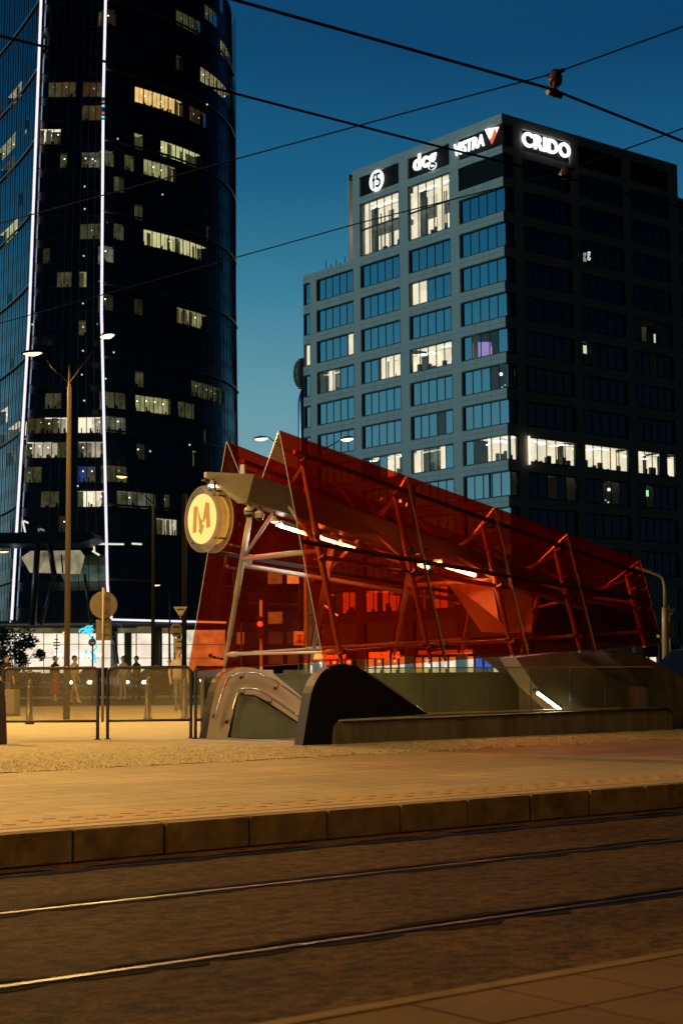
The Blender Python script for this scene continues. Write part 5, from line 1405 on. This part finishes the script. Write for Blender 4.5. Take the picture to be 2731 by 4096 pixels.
# lit offices
for li, (a, b, m_) in enumerate(LIT):
    cs = [c for c, l in lit_of.items() if l == li]
    if not cs: continue
    rm = MB(); gl = MB(); mats = [m_, 'ceil_lamp', 'furniture', 'mullion', 'dim_room', 'ceil_dim']
    bright = not m_.startswith('dim') and not m_.endswith('dim_room2') and m_ not in ('warmdim_room', 'warmdim_room2')
    for w, i, k in cs:
        n = {'R': NRW, 'L': NLW, 'C': NCW}[w]; t0, t1 = i/n, (i+1)/n; zc_ = FC0+FLH*k; v0, v1 = zc_-VH/2, zc_+VH/2
        e = .15/n
        D_ = 1.4; mi0 = 0 if random.random() < .78 else 4
        rm.quad(TP(w, max(0, t0-e*3), v0-.2, D_), TP(w, min(1, t1+e*3), v0-.2, D_), TP(w, min(1, t1+e*3), v1+.15, D_), TP(w, max(0, t0-e*3), v1+.15, D_), mi0)
        rm.quad(TP(w, t0, v1+.06, .05), TP(w, t1, v1+.06, .05), TP(w, t1, v1+.06, D_), TP(w, t0, v1+.06, D_), 0)
        rm.quad(TP(w, t0, v0-.06, .05), TP(w, t1, v0-.06, .05), TP(w, t1, v0-.06, D_), TP(w, t0, v0-.06, D_), 2)
        gl.quad(TP(w, t0, v0), TP(w, t1, v0), TP(w, t1, v1), TP(w, t0, v1))
        rm.tube([TP(w, t0, v0, .03), TP(w, t0, v1, .03)], .07, 4, 3)
        if random.random() < .5:
            rm.ball(TP(w, (t0+t1)/2, v1-.45-random.random()*.4, .8), .11 if bright else .09, 4, 1 if bright else 5)
        for _ in range(random.randint(1, 3)):
            f0 = random.uniform(.05, .7); f1 = f0+random.uniform(.1, .28); h_ = random.uniform(.2, .95)
            rm.add([TP(w, t0+(t1-t0)*f0, v0-.05, .7), TP(w, t0+(t1-t0)*f1, v0-.05, .7), TP(w, t0+(t1-t0)*f1, v0+h_, .7), TP(w, t0+(t1-t0)*f0, v0+h_, .7)], [(0, 1, 2, 3)], 2)
        if random.random() < .25: 
            rm.quad(TP(w, t0, v0, .3), TP(w, t0+(t1-t0)*.6, v0, .3), TP(w, t0+(t1-t0)*.6, v1, .3), TP(w, t0, v1, .3), 4)
    lo = rm.build('lit_office', mats, tw); gl.build('pane', 'office_glass', lo)
# small single lamps glimpsed behind the dark glass
sp_ = MB()
for x, y in ((533, 1170), (533, 1310), (527, 1605), (522, 1903), (600, 1010), (740, 870), (1300, 655), (1020, 1220)):
    p = ond(*c3(x, y), 248.6 if x < 660 else 252); sp_.ball(p, .13, 4)
for x, y in ((523, 90), (522, 240), (515, 390), (530, 553), (665, 415), (715, 250), (943, 870), (1190, 830), (490, 1088), (205, 75)):
    p = ond(*c4_(x, y), 248.9); sp_.ball(p, .14, 4)
sp_.build('spot_lamps', 'ceil_dim', tw)

# lobby at the foot of the tower
lb = MB(); mats = ['lobby_wall', 'lobby_ceiling', 'frame_dark', 'stair_tile', 'roof_dark', 'shop_white']
def lq(x0, x1, y0, y1, d, mi, th=.3):
    p = [ond(x0, y1, d), ond(x1, y1, d), ond(x1, y0, d), ond(x0, y0, d)]; lb.prism(p, FH*th, mi)
lobby = thing('lobby', rd(-40, 252), 'bright white glazed lobby at the foot of the round tower', 'lobby')
D0 = 258.
for x0, x1 in ((-40, 175), (178, 314), (318, 442), (472, 497), (528, 543), (548, 606), (650, 694), (700, 720)): lq(x0, x1, 2534, 2692, D0, 0)
for x0, x1 in ((-40, 442), (472, 606), (648, 720)): lq(x0, x1, 2512, 2533, D0, 1)
lq(548, 604, 2506, 2533, D0-.5, 1); lq(618, 636, 2520, 2690, D0, 3); lq(498, 526, 2530, 2690, D0-.4, 3)
lq(720, 900, 2520, 2692, D0, 5)
lb.build('back_wall', mats, lobby)
lb = MB()
for a, b, w_ in (((455, 2530), (474, 2655), 5), ((449, 2530), (462, 2655), 3), ((612, 2520), (612, 2690), 3.5), ((643, 2520), (645, 2690), 4), ((676, 2500), (676, 2690), 2), ((700, 2690), (722, 2500), 9), ((316, 2530), (316, 2690), 1.2), ((176, 2530), (176, 2690), 1.2), ((545, 2530), (545, 2690), 1.2), ((60, 2530), (60, 2690), 2)):
    lb.tube([ond(*a, 251.5), ond(*b, 251.5)], w_/6420*251, 8)
for y in (2576, 2631): lb.tube([ond(-40, y, 250.3), ond(900, y+2, 250.3)], .05, 5)
lb.build('columns', 'frame_dark', lobby)
MB().quad(ond(-60, 2690, 250.2), ond(900, 2692, 250.2), ond(900, 2495, 250.2), ond(-60, 2490, 250.2)).build('glazing', 'office_glass', lobby)
fl_ = MB(); fl_.prism([rd(-66, 250.4, 9.2), rd(-17, 250.4, 9.2), rd(-17, 300, 9.2), rd(-66, 300, 9.2)], (0, 0, .45)); fl_.build('soffit', 'roof_dark', lobby)
# WARSAW letters and the neon palm
o = thing('letter_sign', ond(315, 2640, 238), 'standing white letters WARSAW in front of the lobby, partly behind the lamp post', 'sign')
fit_text('letters', 'WARSAW', 'letters_white', ond(315, 2622, 238), RT, 194/6420*238, 25/6420*238, .05, .02, parent=o, space=1.5)
o = thing('neon_palm', ond(385, 2660, 236), 'bright turquoise neon palm on the lobby glass', 'neon light')
nm_ = MB(); dn = 236.
def nz(x, y): return ond(x*.287, 2400+y*.287, dn)
for L in ([(1225, 440), (1170, 395), (1120, 420), (1110, 450)], [(1225, 440), (1200, 375), (1240, 360)], [(1225, 440), (1260, 365), (1295, 362)], [(1225, 440), (1290, 395), (1302, 430)], [(1225, 440), (1270, 420), (1285, 455), (1240, 465)], [(1225, 440), (1180, 440), (1150, 460)],
          [(1230, 450), (1262, 510), (1320, 545), (1350, 660), (1300, 720), (1260, 720)], [(1270, 720), (1300, 760), (1290, 870), (1335, 870), (1330, 800), (1350, 820)], [(1310, 740), (1330, 790), (1300, 830)], [(1185, 720), (1215, 700), (1200, 740)]):
    nm_.tube([nz(*p) for p in L], .16, 6)
nm_.build('tubes', 'neon', o)
# entrance portico in front of the tower
o = thing('portico', rd(-44, 236), 'dark projecting portico with softly glowing folded soffit on slanted legs before the tower', 'portico')
dp_ = 236.
def pz(x, y): return ond(x*.574, 2000+y*.574, dp_)
MB().prism([pz(-80, 228), pz(640, 222), pz(665, 262), pz(560, 300), pz(-80, 306)], FH*9).build('roof_slab', 'mullion', o)
pp = MB(); pp.prism([pz(150, 400), pz(215, 355), pz(560, 350), pz(590, 390), pz(560, 515), pz(210, 505)], FH*.3); pp.build('soffit_glow', 'portico_reflection', o)
for a, b, w_ in (((265, 300), (230, 870), 22), ((345, 300), (380, 520), 20), ((380, 520), (290, 870), 10), ((590, 515), (640, 870), 9), ((250, 520), (235, 860), 4), ((430, 380), (440, 510), 6)):
    MB().tube([ond(a[0]*.574, 2000+a[1]*.574, dp_-.6), ond(b[0]*.574, 2000+b[1]*.574, dp_-.6)], w_*.574/6420*dp_, 10).build('leg', 'steel_dark', o)
wt = MB()
for a, b in (((655, 305), (660, 360)), ((645, 355), (695, 385)), ((670, 306), (865, 308)), ((920, 304), (990, 308)), ((160, 145), (178, 225)), ((165, 145), (200, 160))):
    wt.tube([ond(a[0]*.574, 2000+a[1]*.574, 246), ond(b[0]*.574, 2000+b[1]*.574, 246)], .14, 6)
o = thing('wall_light', ond(400, 2200, 246), 'white lines of light on the dark glass above the portico', 'light'); wt.build('light_lines', 'ceil_dim', o)
